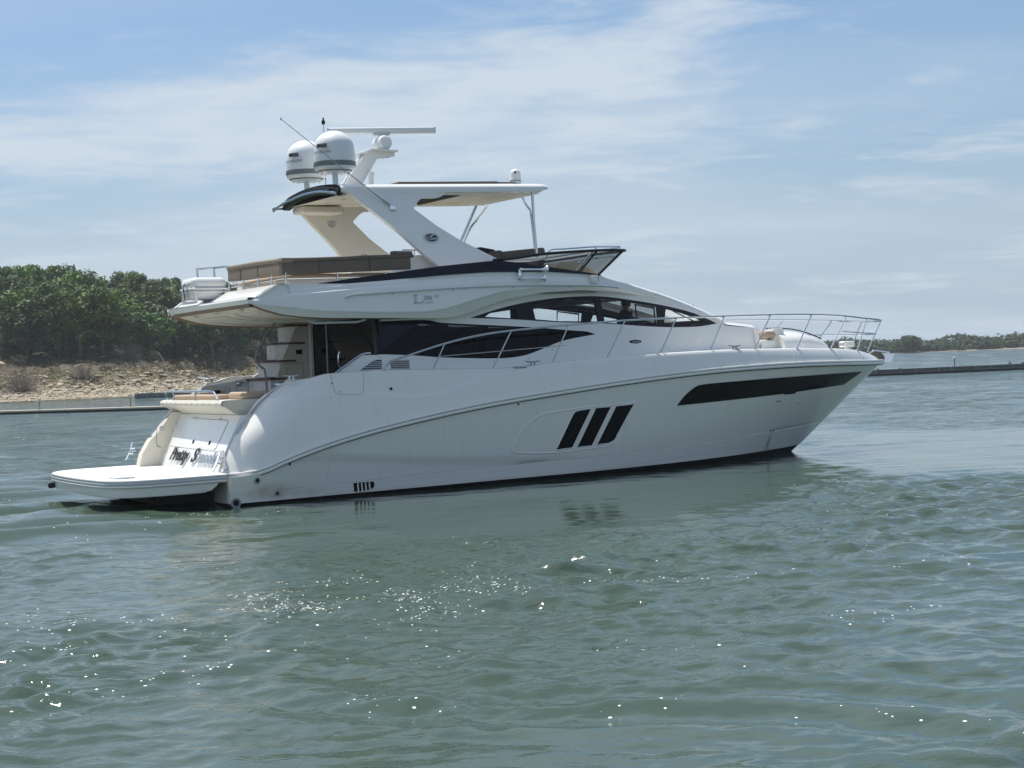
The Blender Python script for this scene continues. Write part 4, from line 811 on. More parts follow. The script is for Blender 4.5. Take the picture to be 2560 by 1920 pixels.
for x in (4.5, 4.8, 5.1, 5.4): mb.tube([(x, y, topz(x) - .135) for y in np.linspace(-.82, .82, 5)], .045, 8)
mb.each('sunroof_fold', M['inter'], UN)
mb = MB().box((5.2, -.1, 5.745), (2.2, 1.5, .05), Matrix.Rotation(math.radians(-1.6), 3, 'Y'), .02).box((6.35, -.1, 5.77), (.8, 1.4, .05), Matrix.Rotation(math.radians(-1), 3, 'Y'), .02); mb.each('sunroof_cloth', M['seatd'], HTP)
mb = MB()
for y in (-.9, -.3, .4, .95): mb.lathe([(.05, 0), (.045, -.012)], (3.2, y, topz(3.2) - .163), 12)
mb.each('ceiling_light', M['lgrey'], UN)
mb = MB().box((3.25, .95, 5.36), (.9, .5, .14), bev=.05, seg=3); mb.build('ceiling_pod', M['cream'], UN)
for x, z in ((3.66, 5.15),):
    s_ = MB().lathe([(.115, 0), (.11, .02), (.085, .022), (.08, .008)], (x, ay(x, z) - .13, z), 22, Matrix.Rotation(math.radians(90), 3, 'X')).build('arch_speaker', M['cream'], HTP)
    MB().lathe([(.075, .01), (.05, .022), (.01, .026)], (x, ay(x, z) - .13, z), 20, Matrix.Rotation(math.radians(90), 3, 'X')).build('speaker_cone', M['lgrey'], s_)
# aft visor and awning roller
yy = np.linspace(-1.28, 1.30, 19); vz = lambda y: 5.64 - .13 * (y / 1.3) ** 2 + .02; 
mb = MB().loft([[(2.72 - .02, y, vz(y) + .02) for y in yy], [(2.66, y, vz(y) - .0) for y in yy], [(2.66, y, vz(y) - .06) for y in yy], [(2.74, y, vz(y) - .08) for y in yy]]); mb.build('awning_housing', M['black'], HTP)
mb = MB().tube([(2.60 - .12 * ss(.6, 1.35, y), y, vz(y) - .085 - .05 * ss(.9, 1.35, y)) for y in np.append(yy, 1.36)], .024, 8); mb.build('awning_bar', M['steel'], HTP)
mb = MB().loft([[(2.62, y, vz(y) - .095) for y in yy], [(2.67, y, vz(y) - .14) for y in yy], [(2.80, y, vz(y) - .14) for y in yy]]); mb.build('awning_cloth', M['black'], HTP)
mb = MB().tube([(2.60, .95, 5.50), (2.47, 1.36, 5.42), (2.80, 1.30, 5.43)], .018, 6).tube([(2.62, -.75, 5.555), (2.62, -1.0, 5.52)], .035, 8); mb.build('awning_arm', M['black'], HTP)
# oval wave emblem
ov = lambda a, b: [(4.37 + a * math.cos(t), 4.622 + b * math.sin(t)) for t in np.linspace(0, 2 * math.pi, 33)[:-1]]
EM = patch('wave_emblem', ov(.165, .095), lambda x, z: ay(x, z) + .012, M['lgrey'], HTP, th=.012, g=.1)
patch('emblem_field', ov(.130, .068), lambda x, z: ay(x, z) + .016, M['ink'], EM, th=.006, g=.1)
mb = MB()
for pts in ([(4.25,4.625),(4.30,4.632),(4.36,4.655),(4.42,4.672)], [(4.35,4.612),(4.385,4.650),(4.44,4.680)], [(4.36,4.614),(4.40,4.607),(4.44,4.612),(4.485,4.628)], [(4.25,4.597),(4.36,4.590),(4.48,4.598)]): mb.tube([(x, -(ay(x, z) + .018), z) for x, z in spline(pts, 4)], .0085, 5)
mb.each('emblem_wave', M['lgrey'], EM)
mb = MB().tube([(6.84, -1.22, 5.60), (6.78, -1.32, 5.0), (6.74, -1.45, 4.28)], .028, 10).tube(spline([(6.60,-1.2,5.58),(6.63,-1.22,5.40),(6.70,-1.25,5.26),(6.74,-1.28,5.17),(6.74,-1.34,4.8),(6.72,-1.42,4.42)], 4), .020, 8)
mb.build('roof_pole', M['steel'], HTP)
mb = MB().tube([(6.95, 1.18, 5.56), (6.68, 1.40, 4.85), (6.50, 1.5, 4.25)], .028, 10).tube(spline([(7.12,1.0,5.60),(7.12,1.1,5.48),(6.98,1.2,5.27),(6.86,1.3,5.10),(6.76,1.4,4.82),(6.62,1.5,4.3)], 4), .022, 8); mb.build('roof_pole', M['steel'], HTP)
# satellite domes
for sd in (-1, 1):
    c = (2.90, sd * .65, 0); D_ = MB().lathe([(.34, 5.93), (.375, 5.96), (.387, 6.03), (.387, 6.16), (.378, 6.30)] + [(.372 * math.cos(a), 6.34 + .335 * math.sin(a)) for a in np.linspace(.08, math.pi / 2, 12)], c, 36).build('satellite_dome', M['dome'], HTP)
    MB().lathe([(.39, 6.0), (.3935, 6.01), (.393, 6.085), (.389, 6.09)], c, 36).build('dome_band', M['domeb'], D_)
    mb = MB().lathe([(.30, 5.925), (.31, 5.905), (.24, 5.885), (.10, 5.87), (.055, 5.86), (.052, 5.66), (.11, 5.645)], c, 24)
    for k in range(10): a = k * .628; mb.tube([(c[0] + .26 * math.cos(a), c[1] + .26 * math.sin(a), 5.90), (c[0] + .26 * math.cos(a), c[1] + .26 * math.sin(a), 5.865)], .012, 6)
    mb.build('dome_stem', M['dome'], D_)
    mb = MB().lathe([(.325, 5.925), (.327, 5.932), (.32, 5.937)], c, 30); mb.build('dome_gasket', M['black'], D_)
    def wrap(body, size, z, a0, sh=0.0, sx=1.0):
        V, F = text_mesh(body, size, shear=sh, ext=.002, sx=sx); V[:, 0] -= V[:, 0].max(); r = .3925
        return [(c[0] + r * math.cos(a0 + v[0] / r), c[1] + r * math.sin(a0 + v[0] / r), z + v[1]) for v in V], F
    a0 = math.radians(180 + 55); V, F = wrap('TRACVISION', .075, 6.225, a0, .1, 1.1); put('dome_lettering', V, F, M['domeb'], D_, False)
    V, F = wrap('KVH', .10, 6.37, a0 - .25, 0, 1.1); 
    mb = MB().loft([[(c[0] + .393 * math.cos(a), c[1] + .393 * math.sin(a), z) for a in np.linspace(a0 - .75, a0 - .18, 8)] for z in (6.335, 6.40)])
    bx = mb.build('dome_plate', M['ink'], D_); V, F = wrap('TV7', .058, 6.348, a0 - .22, 0, 1.2); put('plate_lettering', [((x - c[0]) * 1.006 + c[0], (y - c[1]) * 1.006 + c[1], z) for x, y, z in V], F, M['dome'], bx, False)
    mb = MB().tube([(c[0] + .394 * math.cos(a), c[1] + .394 * math.sin(a), 6.305 + .02 * math.sin((a - a0 + .45) / .45 * math.pi)) for a in np.linspace(a0 - .45, a0 - .05, 8)], .004, 4); mb.build('dome_swoosh', M['domeb'], D_)
# radar mast
mb = MB()
for y in (-.10, .10): mb.prism([(3.30, 5.68), (3.66, 5.70), (4.06, 6.29), (4.42, 6.32), (4.42, 6.40), (3.92, 6.42), (3.80, 6.36)], 1, y - .025, y + .025)
mb.prism([(3.74, 6.38), (3.88, 6.44), (4.44, 6.425), (4.44, 6.395), (3.9, 6.405), (3.78, 6.35)], 1, -.25, .25); mb.prism([(3.36, 5.7), (3.40, 5.7), (3.88, 6.38), (3.84, 6.40)], 1, -.10, .10); mb.tube([(3.83, -.25, 5.7), (3.83, -.25, 5.9), (3.86, -.25, 5.98)], .05, 8)
RM = mb.build('radar_mast', M['white'], HTP)
mb = MB().lathe([(.10, -.19), (.135, -.165), (.145, 0), (.145, .12), (.13, .17), (.10, .19)], (4.22, 0, 6.575), 24, Matrix.Rotation(math.radians(90), 3, 'X') ).lathe([(.06, 6.70), (.06, 6.745)], (4.22, 0, 0), 16); PD = mb.build('radar_pedestal', M['dome'], RM)
u = Vector((.945, -.327, 0)); v_ = Vector((.327, .945, 0)); ro = Matrix((u, v_, (0, 0, 1))).transposed()
mb = MB().box((4.22, 0, 6.825), (2.06, .11, .115), ro, .028, 3); AR_ = mb.build('radar_array', M['dome'], RM)
mb = MB().box((4.22, 0, 6.758), (.32, .13, .045), ro, .015); mb.build('array_mount', M['lgrey'], AR_)
mb = MB()
for k in (-1, 1): mb.box(Vector((4.22, 0, 6.825)) + u * k * 1.035, (.05, .125, .13), ro, .02)
mb.each('array_end_cap', M['dome'], AR_)
mb = MB().tube([(3.23, .5, 5.7), (3.23, .5, 6.98)], .012, 6); ML_ = mb.build('light_mast', M['steel'], HTP); mb = MB().lathe([(.03, 6.98), (.035, 7.0), (.035, 7.05)], (3.23, .5, 0), 12).lathe([(.016, 7.05), (.016, 7.10), (.01, 7.11)], (3.23, .5, 0), 10); mb.build('anchor_light', M['black'], ML_)
mb = MB().tube([(3.65, -1.39, 5.22), (3.3, -1.385, 5.46)], [.018, .012], 8).tube([(3.3, -1.385, 5.46), (1.56, -1.36, 6.73)], [.010, .0055], 6).lathe([(.012, -.02), (.012, .02)], (1.56, -1.36, 6.73), 8); WA = mb.build('whip_antenna', M['grey'], HTP)
MB().box((3.68, -1.38, 5.18), (.12, .10, .12), bev=.02).build('antenna_mount', M['chrome'], WA)
g_ = MB().lathe([(.115, 5.80), (.115, 5.84), (.11, 5.85), (.108, 6.0)] + [(.105 * math.cos(a), 6.0 + .10 * math.sin(a)) for a in np.linspace(0.1, 1.57, 8)], (6.9, -.5, 0), 24).build('gps_dome', M['dome'], HTP)
MB().lathe([(.118, 5.845), (.118, 5.87)], (6.9, -.5, 0), 24).build('dome_ring', M['grey'], g_)
mb = MB().lathe([(.028, -.002), (.028, .004)], (6.84, -.60, 6.02), 4, Matrix.Rotation(math.radians(90), 3, 'X')); mb.build('dome_logo', M['ink'], g_)
# ------------------------------------------------------------------ things aboard
RAFT = empty('life_raft', (.72, .62, 3.55), 'white life raft canister strapped on the aft edge of the upper deck', 'life raft')
def rr_box(lx, ly, z0, z1, r, rb):
    rows = []
    for a in np.linspace(-math.pi / 2, math.pi / 2, 9):
        ins = rb * (1 - math.cos(a)); z = (z0 + rb if a < 0 else z1 - rb) + rb * math.sin(a); rows.append([(sx * (lx / 2 - r) + (r - ins * .9) * math.cos(t), sy * (ly / 2 - r) + (r - ins * .9) * math.sin(t), z) for sx, sy, t0 in ((1, 1, 0), (-1, 1, 90), (-1, -1, 180), (1, -1, 270)) for t in np.radians(np.linspace(t0, t0 + 90, 6))])
    return MB().loft(rows, closed=True, cap=True)
rr_box(.70, .68, .08, .31, .13, .11).build('lower_shell', M['white'], RAFT); rr_box(.71, .69, .26, .49, .14, .12).build('upper_shell', M['white'], RAFT)
rr_box(.77, .75, .255, .295, .15, .018).build('seam_flange', M['white'], RAFT)
mb = MB()
for y in (-.18, .02, .22):
    P = [(-.36, y, .08), (-.375, y, .2), (-.39, y, .275), (-.37, y, .36), (-.31, y, .46), (-.22, y, .496), (.22, y, .496), (.31, y, .46), (.37, y, .36), (.39, y, .275), (.36, y, .08)]
    for a, b in zip(P[:-1], P[1:]):
        w = .028 if abs(y - .02) < .01 else .014; mb.add([(a[0], y - w, a[2]), (a[0], y + w, a[2]), (b[0], y + w, b[2]), (b[0], y - w, b[2])], [(0, 1, 2, 3)])
mb.each('strap', M['black'], RAFT, fix=False)
mb = MB()
for x in (-.28, .28): mb.box((x, 0, .035), (.06, .66, .05), bev=.01); mb.box((x, -.34, .13), (.06, .02, .22), bev=.006); mb.box((x, .34, .13), (.06, .02, .22), bev=.006)
mb.box((0, -.36, .215), (.66, .02, .035), bev=.006); mb.build('cradle', M['white'], RAFT)
MB().lathe([(.045, 0), (.04, .012)], (.26, -.345, .205), 14, Matrix.Rotation(math.radians(90), 3, 'X')).build('release_knob', M['black'], RAFT)
# the helmsman: one skinned body
def skinned(name, joints, edges, mat_, parent, sub=2):
    me = bpy.data.meshes.new(name); me.from_pydata([j[0] for j in joints], edges, []); o = bpy.data.objects.new(name, me); COL.objects.link(o)
    sk_ = o.modifiers.new('skin', 'SKIN'); sk_.use_smooth_shade = True; ss_ = o.modifiers.new('sub', 'SUBSURF'); ss_.levels = sub; ss_.render_levels = sub
    for i, j in enumerate(joints):
        r = j[1]; me.skin_vertices[0].data[i].radius = (r, r) if not isinstance(r, tuple) else r
    me.skin_vertices[0].data[0].use_root = True
    dg = bpy.context.evaluated_depsgraph_get(); dg.update(); m2 = bpy.data.meshes.new_from_object(o.evaluated_get(dg)); bpy.data.objects.remove(o)
    m2.materials.clear(); m2.materials.append(mat_); m2.shade_smooth(); o2 = bpy.data.objects.new(name, m2); COL.objects.link(o2); o2.parent = parent; return o2
PER = empty('person', (9.1, -.85, 1.75), 'person in dark clothes standing at the wheel behind the helm window', 'person')
J = [((0,0,.92),(.15,.12)), ((.02,0,1.12),(.14,.11)), ((.05,0,1.30),(.16,.12)), ((.08,0,1.42),(.09,.09)), ((.10,0,1.50),.055),
     ((.0,.10,.88),.095), ((.06,.11,.48),.065), ((.0,.11,.10),.045), ((.13,.12,.04),.04), ((.0,-.10,.88),.095), ((.02,-.11,.48),.065), ((-.05,-.11,.10),.045), ((.09,-.12,.04),.04),
     ((.07,.19,1.36),.065), ((.11,.25,1.10),.048), ((.28,.18,1.04),.04), ((.33,.16,1.05),.034), ((.07,-.19,1.36),.065), ((.10,-.26,1.10),.048), ((.28,-.19,1.04),.04), ((.33,-.17,1.05),.034)]
Eg = [(0,1),(1,2),(2,3),(3,4),(0,5),(5,6),(6,7),(7,8),(0,9),(9,10),(10,11),(11,12),(3,13),(13,14),(14,15),(15,16),(3,17),(17,18),(18,19),(19,20)]
cl_ = mat('dark_clothing', (.02, .022, .028), .8); skin_ = mat('skin', (.32, .19, .13), .55); hair_ = mat('dark_hair', (.015, .011, .009), .6)
BD = skinned('body', J, Eg, cl_, PER)
hd = []
for i, (z, rx_, ry_, ox) in enumerate(((1.47,.045,.05,.10),(1.51,.055,.055,.11),(1.545,.085,.062,.125),(1.58,.095,.07,.13),(1.62,.10,.075,.128),(1.66,.098,.076,.125),(1.70,.088,.07,.12),(1.73,.06,.05,.115),(1.742,.02,.02,.112))):
    row = []
    for k in range(24):
        a = 2 * math.pi * k / 24; x = ox + rx_ * math.cos(a); y = ry_ * math.sin(a)
        if abs(a) < .3 or a > 2 * math.pi - .3: x += {3: .012, 4: .022, 2: .012}.get(i, 0) * (1 - min(abs(a), 2 * math.pi - a) / .3)
        row.append((x, y, z))
    hd.append(row)
HD = MB().loft(hd, closed=True, cap=True).build('head', skin_, PER)
mb = MB()
for s_ in (-1, 1): mb.lathe([(.01, -.008), (.028, 0), (.02, .01)], (.115, s_ * .076, 1.62), 10, Matrix.Rotation(math.radians(90 * s_), 3, 'X'))
mb.each('ear', skin_, HD); mb = MB()
for s_ in (-1, 1): mb.lathe([(.010, 0), (.006, .006)], (.222, s_ * .032, 1.635), 8, Matrix.Rotation(math.radians(90), 3, 'Y'))
mb.each('eye', M['black'], HD); MB().box((.222, 0, 1.565), (.012, .045, .01), bev=.003).build('mouth', mat('lips', (.25, .10, .08), .5), HD)
hh = [[(ox_ + (rx_ + .012) * math.cos(a), (ry_ + .010) * math.sin(a), z + .004) for a in np.linspace(.95, 2 * math.pi - .95, 20)] for z, rx_, ry_, ox_ in ((1.56,.09,.066,.12),(1.62,.10,.075,.125),(1.66,.10,.076,.122),(1.70,.09,.07,.118),(1.735,.062,.052,.112),(1.75,.02,.02,.11))]
MB().loft(hh).build('hair', hair_, PER)
for s_ in (-1, 1):
    c = np.array((.345, s_ * .165, 1.05)); jj = [((c[0] - .02, c[1], c[2]), .022), ((c[0] + .02, c[1], c[2] + .005), (.02, .03))]; ee = [(0, 1)]
    for k, (dy, L_) in enumerate(((-.026, .062), (-.009, .072), (.009, .068), (.026, .054))):
        n0 = len(jj); b = c + np.array((.03, dy, .01)); jj += [(tuple(b), .009), (tuple(b + (L_ * .5, 0, .012)), .0085), (tuple(b + (L_ * .72, 0, -.018)), .008), (tuple(b + (L_ * .5, 0, -.036)), .007)]; ee += [(1, n0), (n0, n0 + 1), (n0 + 1, n0 + 2), (n0 + 2, n0 + 3)]
    n0 = len(jj); jj += [((c[0] + .0, c[1] - s_ * .035, c[2] + .0), .011), ((c[0] + .035, c[1] - s_ * .045, c[2] - .02), .009)]; ee += [(0, n0), (n0, n0 + 1)]
    skinned('hand', jj, ee, skin_, PER, 1)
HAZE = 0.00025
# ------------------------------------------------------------------ water
def water_mat():
    m = bpy.data.materials.new('lake_water'); m.use_nodes = True; nt = m.node_tree; N = nt.nodes; L = nt.links; b = N['Principled BSDF']
    b.inputs['Base Color'].default_value = (*WATC, 1); b.inputs['Roughness'].default_value = .055; b.inputs['IOR'].default_value = 1.43; b.inputs['Specular IOR Level'].default_value = .5
    g = N.new('ShaderNodeNewGeometry'); at = N.new('ShaderNodeAttribute'); at.attribute_name = 'rough'
    def bump(scale, sc, det, dist, prev, rough=.5, rot=0.0, distort=0.0):
        mp = N.new('ShaderNodeMapping'); L.new(g.outputs['Position'], mp.inputs[0]); mp.vector_type = 'TEXTURE'; mp.inputs['Scale'].default_value = sc; mp.inputs['Rotation'].default_value = (0, 0, rot)
        n = N.new('ShaderNodeTexNoise'); n.inputs['Scale'].default_value = scale; n.inputs['Detail'].default_value = det; n.inputs['Roughness'].default_value = rough; n.inputs['Distortion'].default_value = distort; L.new(mp.outputs[0], n.inputs['Vector'])
        bp = N.new('ShaderNodeBump'); bp.inputs['Distance'].default_value = dist; L.new(at.outputs['Fac'], bp.inputs['Strength']); L.new(n.outputs[0], bp.inputs['Height'])
        if prev is not None: L.new(prev, bp.inputs['Normal'])
        return bp.outputs[0]
    o = bump(1.3, (1.25, .8, 1), 2, .10, None, .45, -.54, .4)
    o = bump(5.0, (1.35, .8, 1), 4, .055, o, .5, -.4, .3)
    o = bump(17, (1, 1, 1), 2, .0055, o)
    # open-water chop as direct slopes, so that it survives at grazing distance
    mp = N.new('ShaderNodeMapping'); L.new(g.outputs['Position'], mp.inputs[0]); mp.vector_type = 'TEXTURE'; mp.inputs['Rotation'].default_value = (0, 0, -.54); mp.inputs['Scale'].default_value = (1.5, .8, 1)
    nc = N.new('ShaderNodeTexNoise'); nc.inputs['Scale'].default_value = .8; nc.inputs['Detail'].default_value = 6; nc.inputs['Roughness'].default_value = .72; L.new(mp.outputs[0], nc.inputs['Vector'])
    vs = N.new('ShaderNodeVectorMath'); vs.operation = 'SUBTRACT'; L.new(nc.outputs['Color'], vs.inputs[0]); vs.inputs[1].default_value = (.5 + .10 * _D.x, .5 + .10 * _D.y, .5)   # normals tilted towards the camera to darken the far-water reflection
    vm = N.new('ShaderNodeVectorMath'); vm.operation = 'MULTIPLY'; L.new(vs.outputs[0], vm.inputs[0]); vm.inputs[1].default_value = (1.25, 1.25, 0)
    ch = N.new('ShaderNodeAttribute'); ch.attribute_name = 'chop'; vk = N.new('ShaderNodeVectorMath'); vk.operation = 'SCALE'; L.new(vm.outputs[0], vk.inputs[0]); L.new(ch.outputs['Fac'], vk.inputs['Scale'])
    m2 = N.new('ShaderNodeMapping'); m2.vector_type = 'TEXTURE'; L.new(g.outputs['Position'], m2.inputs[0]); m2.inputs['Rotation'].default_value = (0, 0, -.45); m2.inputs['Scale'].default_value = (1.9, .75, 1)
    n3 = N.new('ShaderNodeTexNoise'); n3.inputs['Scale'].default_value = 4.2; n3.inputs['Detail'].default_value = 3; n3.inputs['Roughness'].default_value = .6; n3.inputs['Distortion'].default_value = .5; L.new(m2.outputs[0], n3.inputs['Vector'])
    v3 = N.new('ShaderNodeVectorMath'); v3.operation = 'SUBTRACT'; L.new(n3.outputs['Color'], v3.inputs[0]); v3.inputs[1].default_value = (.5, .5, .5); v4 = N.new('ShaderNodeVectorMath'); v4.operation = 'MULTIPLY'; L.new(v3.outputs[0], v4.inputs[0]); v4.inputs[1].default_value = (.34, .34, 0)
    v5 = N.new('ShaderNodeVectorMath'); v5.operation = 'SCALE'; L.new(v4.outputs[0], v5.inputs[0]); L.new(at.outputs['Fac'], v5.inputs['Scale']); v6 = N.new('ShaderNodeVectorMath'); v6.operation = 'ADD'; L.new(o, v6.inputs[0]); L.new(v5.outputs[0], v6.inputs[1]); o = v6.outputs[0]
    va = N.new('ShaderNodeVectorMath'); va.operation = 'ADD'; L.new(o, va.inputs[0]); L.new(vk.outputs[0], va.inputs[1]); vn = N.new('ShaderNodeVectorMath'); vn.operation = 'NORMALIZE'; L.new(va.outputs[0], vn.inputs[0]); o = vn.outputs[0]
    L.new(o, b.inputs['Normal'])
    # white specks painted for foam and for sun glints on the ripples
    fo = N.new('ShaderNodeAttribute'); fo.attribute_name = 'froth_glint'; n = N.new('ShaderNodeTexVoronoi'); n.inputs['Scale'].default_value = 30; n.inputs['Randomness'].default_value = 1; L.new(g.outputs['Position'], n.inputs['Vector'])
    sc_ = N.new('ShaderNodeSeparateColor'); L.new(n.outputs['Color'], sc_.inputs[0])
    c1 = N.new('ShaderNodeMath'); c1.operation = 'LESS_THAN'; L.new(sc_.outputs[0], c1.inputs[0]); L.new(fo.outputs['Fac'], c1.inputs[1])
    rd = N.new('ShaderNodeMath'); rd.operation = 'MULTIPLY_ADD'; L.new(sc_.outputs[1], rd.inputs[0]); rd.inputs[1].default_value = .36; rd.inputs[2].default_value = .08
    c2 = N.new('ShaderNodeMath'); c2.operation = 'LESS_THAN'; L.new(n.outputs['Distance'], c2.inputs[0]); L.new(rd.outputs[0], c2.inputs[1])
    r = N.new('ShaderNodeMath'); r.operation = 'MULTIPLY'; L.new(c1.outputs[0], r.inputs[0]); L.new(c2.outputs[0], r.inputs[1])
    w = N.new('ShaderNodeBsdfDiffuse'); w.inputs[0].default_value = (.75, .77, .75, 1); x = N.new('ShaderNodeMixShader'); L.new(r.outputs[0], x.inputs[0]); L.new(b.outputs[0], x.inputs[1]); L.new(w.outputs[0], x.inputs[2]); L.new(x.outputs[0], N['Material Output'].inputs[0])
    return m
WATC = (.046, .073, .053)
def in_poly_soft(P, poly, soft):
    """1 inside, falling to 0 over soft metres outside"""
    poly = np.array(poly, float); d = np.full(len(P), 1e9)
    for i in range(len(poly)):
        a, b = poly[i - 1], poly[i]; ab = b - a; t = np.clip(((P - a) @ ab) / (ab @ ab), 0, 1); d = np.minimum(d, np.linalg.norm(P - a - t[:, None] * ab, axis=1))
    ins = inside(P, poly); d = np.where(ins, -d, d); return np.clip(.5 - d / soft, 0, 1) ** 1.0
def vnoise(P, scale, seed, octv=3):
    r = np.random.default_rng(seed); out = np.zeros(len(P)); amp = 1; tot = 0
    for o in range(octv):
        for k in range(5):
            a = r.uniform(0, 6.283); f = 2 * math.pi / scale * 2 ** o * r.uniform(.7, 1.3); out += amp * np.sin(P[:, 0] * math.cos(a) * f + P[:, 1] * math.sin(a) * f + r.uniform(0, 6.283)) / 2.2
        tot += amp; amp *= .55
    return out / tot
def build_water():
    va = math.atan2(_D.y, _D.x)
    ang = np.concatenate([np.linspace(-24, 24, 600), np.linspace(24, 336, 54)[1:-1]]); ang = np.radians(ang) + va
    rad = np.concatenate([[1.0, 3, 5.5], 7.5 * np.exp(np.arange(0, math.log(40 / 7.5), .0036)), 40 * np.exp(np.arange(.006, math.log(260 / 40), .0065)), np.geomspace(270, 3000, 40)])
    A, Rr = np.meshgrid(ang, rad); X = CAM.x + Rr * np.cos(A); Y = CAM.y + Rr * np.sin(A); P = np.stack([X.ravel(), Y.ravel()], 1); R1 = Rr.ravel()
    lee = in_poly_soft(P, [(-.3, 1.8), (-.6, -4), (-1.0, -8.2), (.2, -9.9), (2.2, -10.4), (6.2, -8.6), (9, -6.4), (11.4, -4.2), (13.5, -2.2), (15.5, .3), (14, 2.4)], 1.6)
    bow = in_poly_soft(P, [(14.5, 1), (20, 4.5), (30, -3), (42, -12), (26, -22), (12.5, -9.5), (10.8, -5.2), (13.5, -2.2)], 2.5)
    aft = in_poly_soft(P, [(-.5, 2.2), (-1.2, -7.2), (-5.5, -5.5), (-14, 2), (-26, 14), (-8, 16), (2, 10)], 4)
    pat = vnoise(P, 9, 5) ; pat2 = vnoise(P, 26, 9)
    amp = np.clip(.80 + .55 * pat + .25 * pat2, .22, 1.5)
    amp *= (1 - .93 * lee) * (1 - .88 * bow) * (1 - .80 * aft)
    Z = np.zeros(len(P)); dr = R1 * np.where(R1 < 40, .0036, .0065)
    r = np.random.default_rng(3); main = math.atan2(-_D.y, -_D.x) + .25
    for k in range(84):
        lam = math.exp(r.uniform(math.log(.22), math.log(2.4))); th = main + r.normal(0, .75); kk = 2 * math.pi / lam
        a = (.0185 if lam < .7 else .0125 if lam < 1.1 else .0085) * lam / 2 / math.pi * r.uniform(.6, 1.4) * 2.5
        fade = np.clip(lam / (3.2 * dr) - .6, 0, 1)
        ph = kk * (P[:, 0] * math.cos(th) + P[:, 1] * math.sin(th)) + r.uniform(0, 6.283) + .9 * pat
        s = np.sin(ph); s = s if k % 2 else 1.15 - 2.0 * np.abs(np.sin(ph / 2)) ** 1.15; Z += a * fade * (s + .2 * np.cos(2 * ph)) * (amp if lam < 2.2 else .4 + .6 * amp)
    # stern wash: long slow swirls
    sw = np.sin(2.3 * (P[:, 0] * .35 + P[:, 1] * .95) + 1.6 * vnoise(P, 5, 21, 2)) + .6 * np.sin(3.9 * (P[:, 0] * .2 + P[:, 1] * .98) + 1.4 * vnoise(P, 3.5, 22, 2))
    Z += aft * .08 * sw * np.clip(60 / R1, 0, 1) + bow * .004 * sw
    wake_lines = []
    # old wake ridges sweeping through the foreground
    for (ax0, ay0), (bx0, by0), am, lm, wd in (((-7.4, -16.6), (-3.7, -15.1), .026, .80, .8), ((-5.0, -17.3), (-2.6, -21.5), .030, .9, 1.0), ((-7.6, -15.0), (-4.4, -12.6), .012, .7, .8), ((-1.5, -13.5), (4.0, -16.5), .020, .8, 1.1)):
        t = np.array((bx0 - ax0, by0 - ay0)); ln = np.linalg.norm(t); t /= ln; nn = np.array((-t[1], t[0])); q = P - np.array((ax0, ay0)); al = q @ t; di = q @ nn + .35 * np.sin(al * .9 + ax0) + .25 * pat
        wake_lines.append(np.exp(-((di + .1) / .22) ** 2) * ss(-1, .5, al) * ss(ln + 1, ln - .5, al) * (1 - lee))
        Z += am * np.exp(-(di / wd) ** 2) * np.cos(2 * math.pi * di / lm) * ss(-2.5, .5, al) * ss(ln + 2.5, ln - .5, al) * (1 - lee)
    Z *= np.clip((420 - R1) / 200, 0, 1)
    n = len(ang); K = len(rad); I, J = np.meshgrid(np.arange(K - 1), np.arange(n), indexing='ij'); J2 = (J + 1) % n
    F = np.stack([I * n + J, I * n + J2, (I + 1) * n + J2, (I + 1) * n + J], -1).reshape(-1, 4)
    V = np.concatenate([np.stack([P[:, 0], P[:, 1], Z], 1), [[CAM.x, CAM.y, 0]]]); c = len(V) - 1
    me = bpy.data.meshes.new('water'); T = np.array([[c, j, (j + 1) % n] for j in range(n)])
    me.vertices.add(len(V)); me.vertices.foreach_set('co', V.ravel()); li = np.concatenate([F.ravel(), T.ravel()]); me.loops.add(len(li)); me.loops.foreach_set('vertex_index', li)
    ls = np.concatenate([np.arange(len(F)) * 4, len(F) * 4 + np.arange(len(T)) * 3]); me.polygons.add(len(ls)); me.polygons.foreach_set('loop_start', ls); me.update(calc_edges=True); me.validate(); me.shade_smooth()
    fine = np.append(np.clip((amp * .95 + .03) * (.62 + .4 * ss(26, 60, R1)), .04, 1.4), 1); me.attributes.new('rough', 'FLOAT', 'POINT').data.foreach_set('value', fine.astype(np.float32))
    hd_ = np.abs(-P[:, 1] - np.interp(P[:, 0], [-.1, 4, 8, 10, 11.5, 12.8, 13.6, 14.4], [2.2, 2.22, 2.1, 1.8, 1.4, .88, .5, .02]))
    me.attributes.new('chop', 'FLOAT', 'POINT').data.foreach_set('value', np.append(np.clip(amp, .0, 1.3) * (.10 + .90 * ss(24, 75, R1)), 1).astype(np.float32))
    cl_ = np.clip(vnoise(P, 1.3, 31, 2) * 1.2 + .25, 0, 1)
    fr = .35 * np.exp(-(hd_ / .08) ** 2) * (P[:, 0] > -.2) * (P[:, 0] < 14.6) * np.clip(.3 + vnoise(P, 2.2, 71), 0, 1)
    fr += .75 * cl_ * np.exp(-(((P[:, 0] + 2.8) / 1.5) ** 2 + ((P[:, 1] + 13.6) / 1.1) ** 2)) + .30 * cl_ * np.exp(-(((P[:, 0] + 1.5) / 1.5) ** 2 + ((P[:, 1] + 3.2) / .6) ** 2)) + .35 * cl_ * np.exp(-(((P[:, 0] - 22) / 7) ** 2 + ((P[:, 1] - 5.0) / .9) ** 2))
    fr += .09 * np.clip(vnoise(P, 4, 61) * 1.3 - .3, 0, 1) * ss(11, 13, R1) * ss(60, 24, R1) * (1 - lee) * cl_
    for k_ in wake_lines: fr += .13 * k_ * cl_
    me.attributes.new('froth_glint', 'FLOAT', 'POINT').data.foreach_set('value', np.append(fr, 0).astype(np.float32))
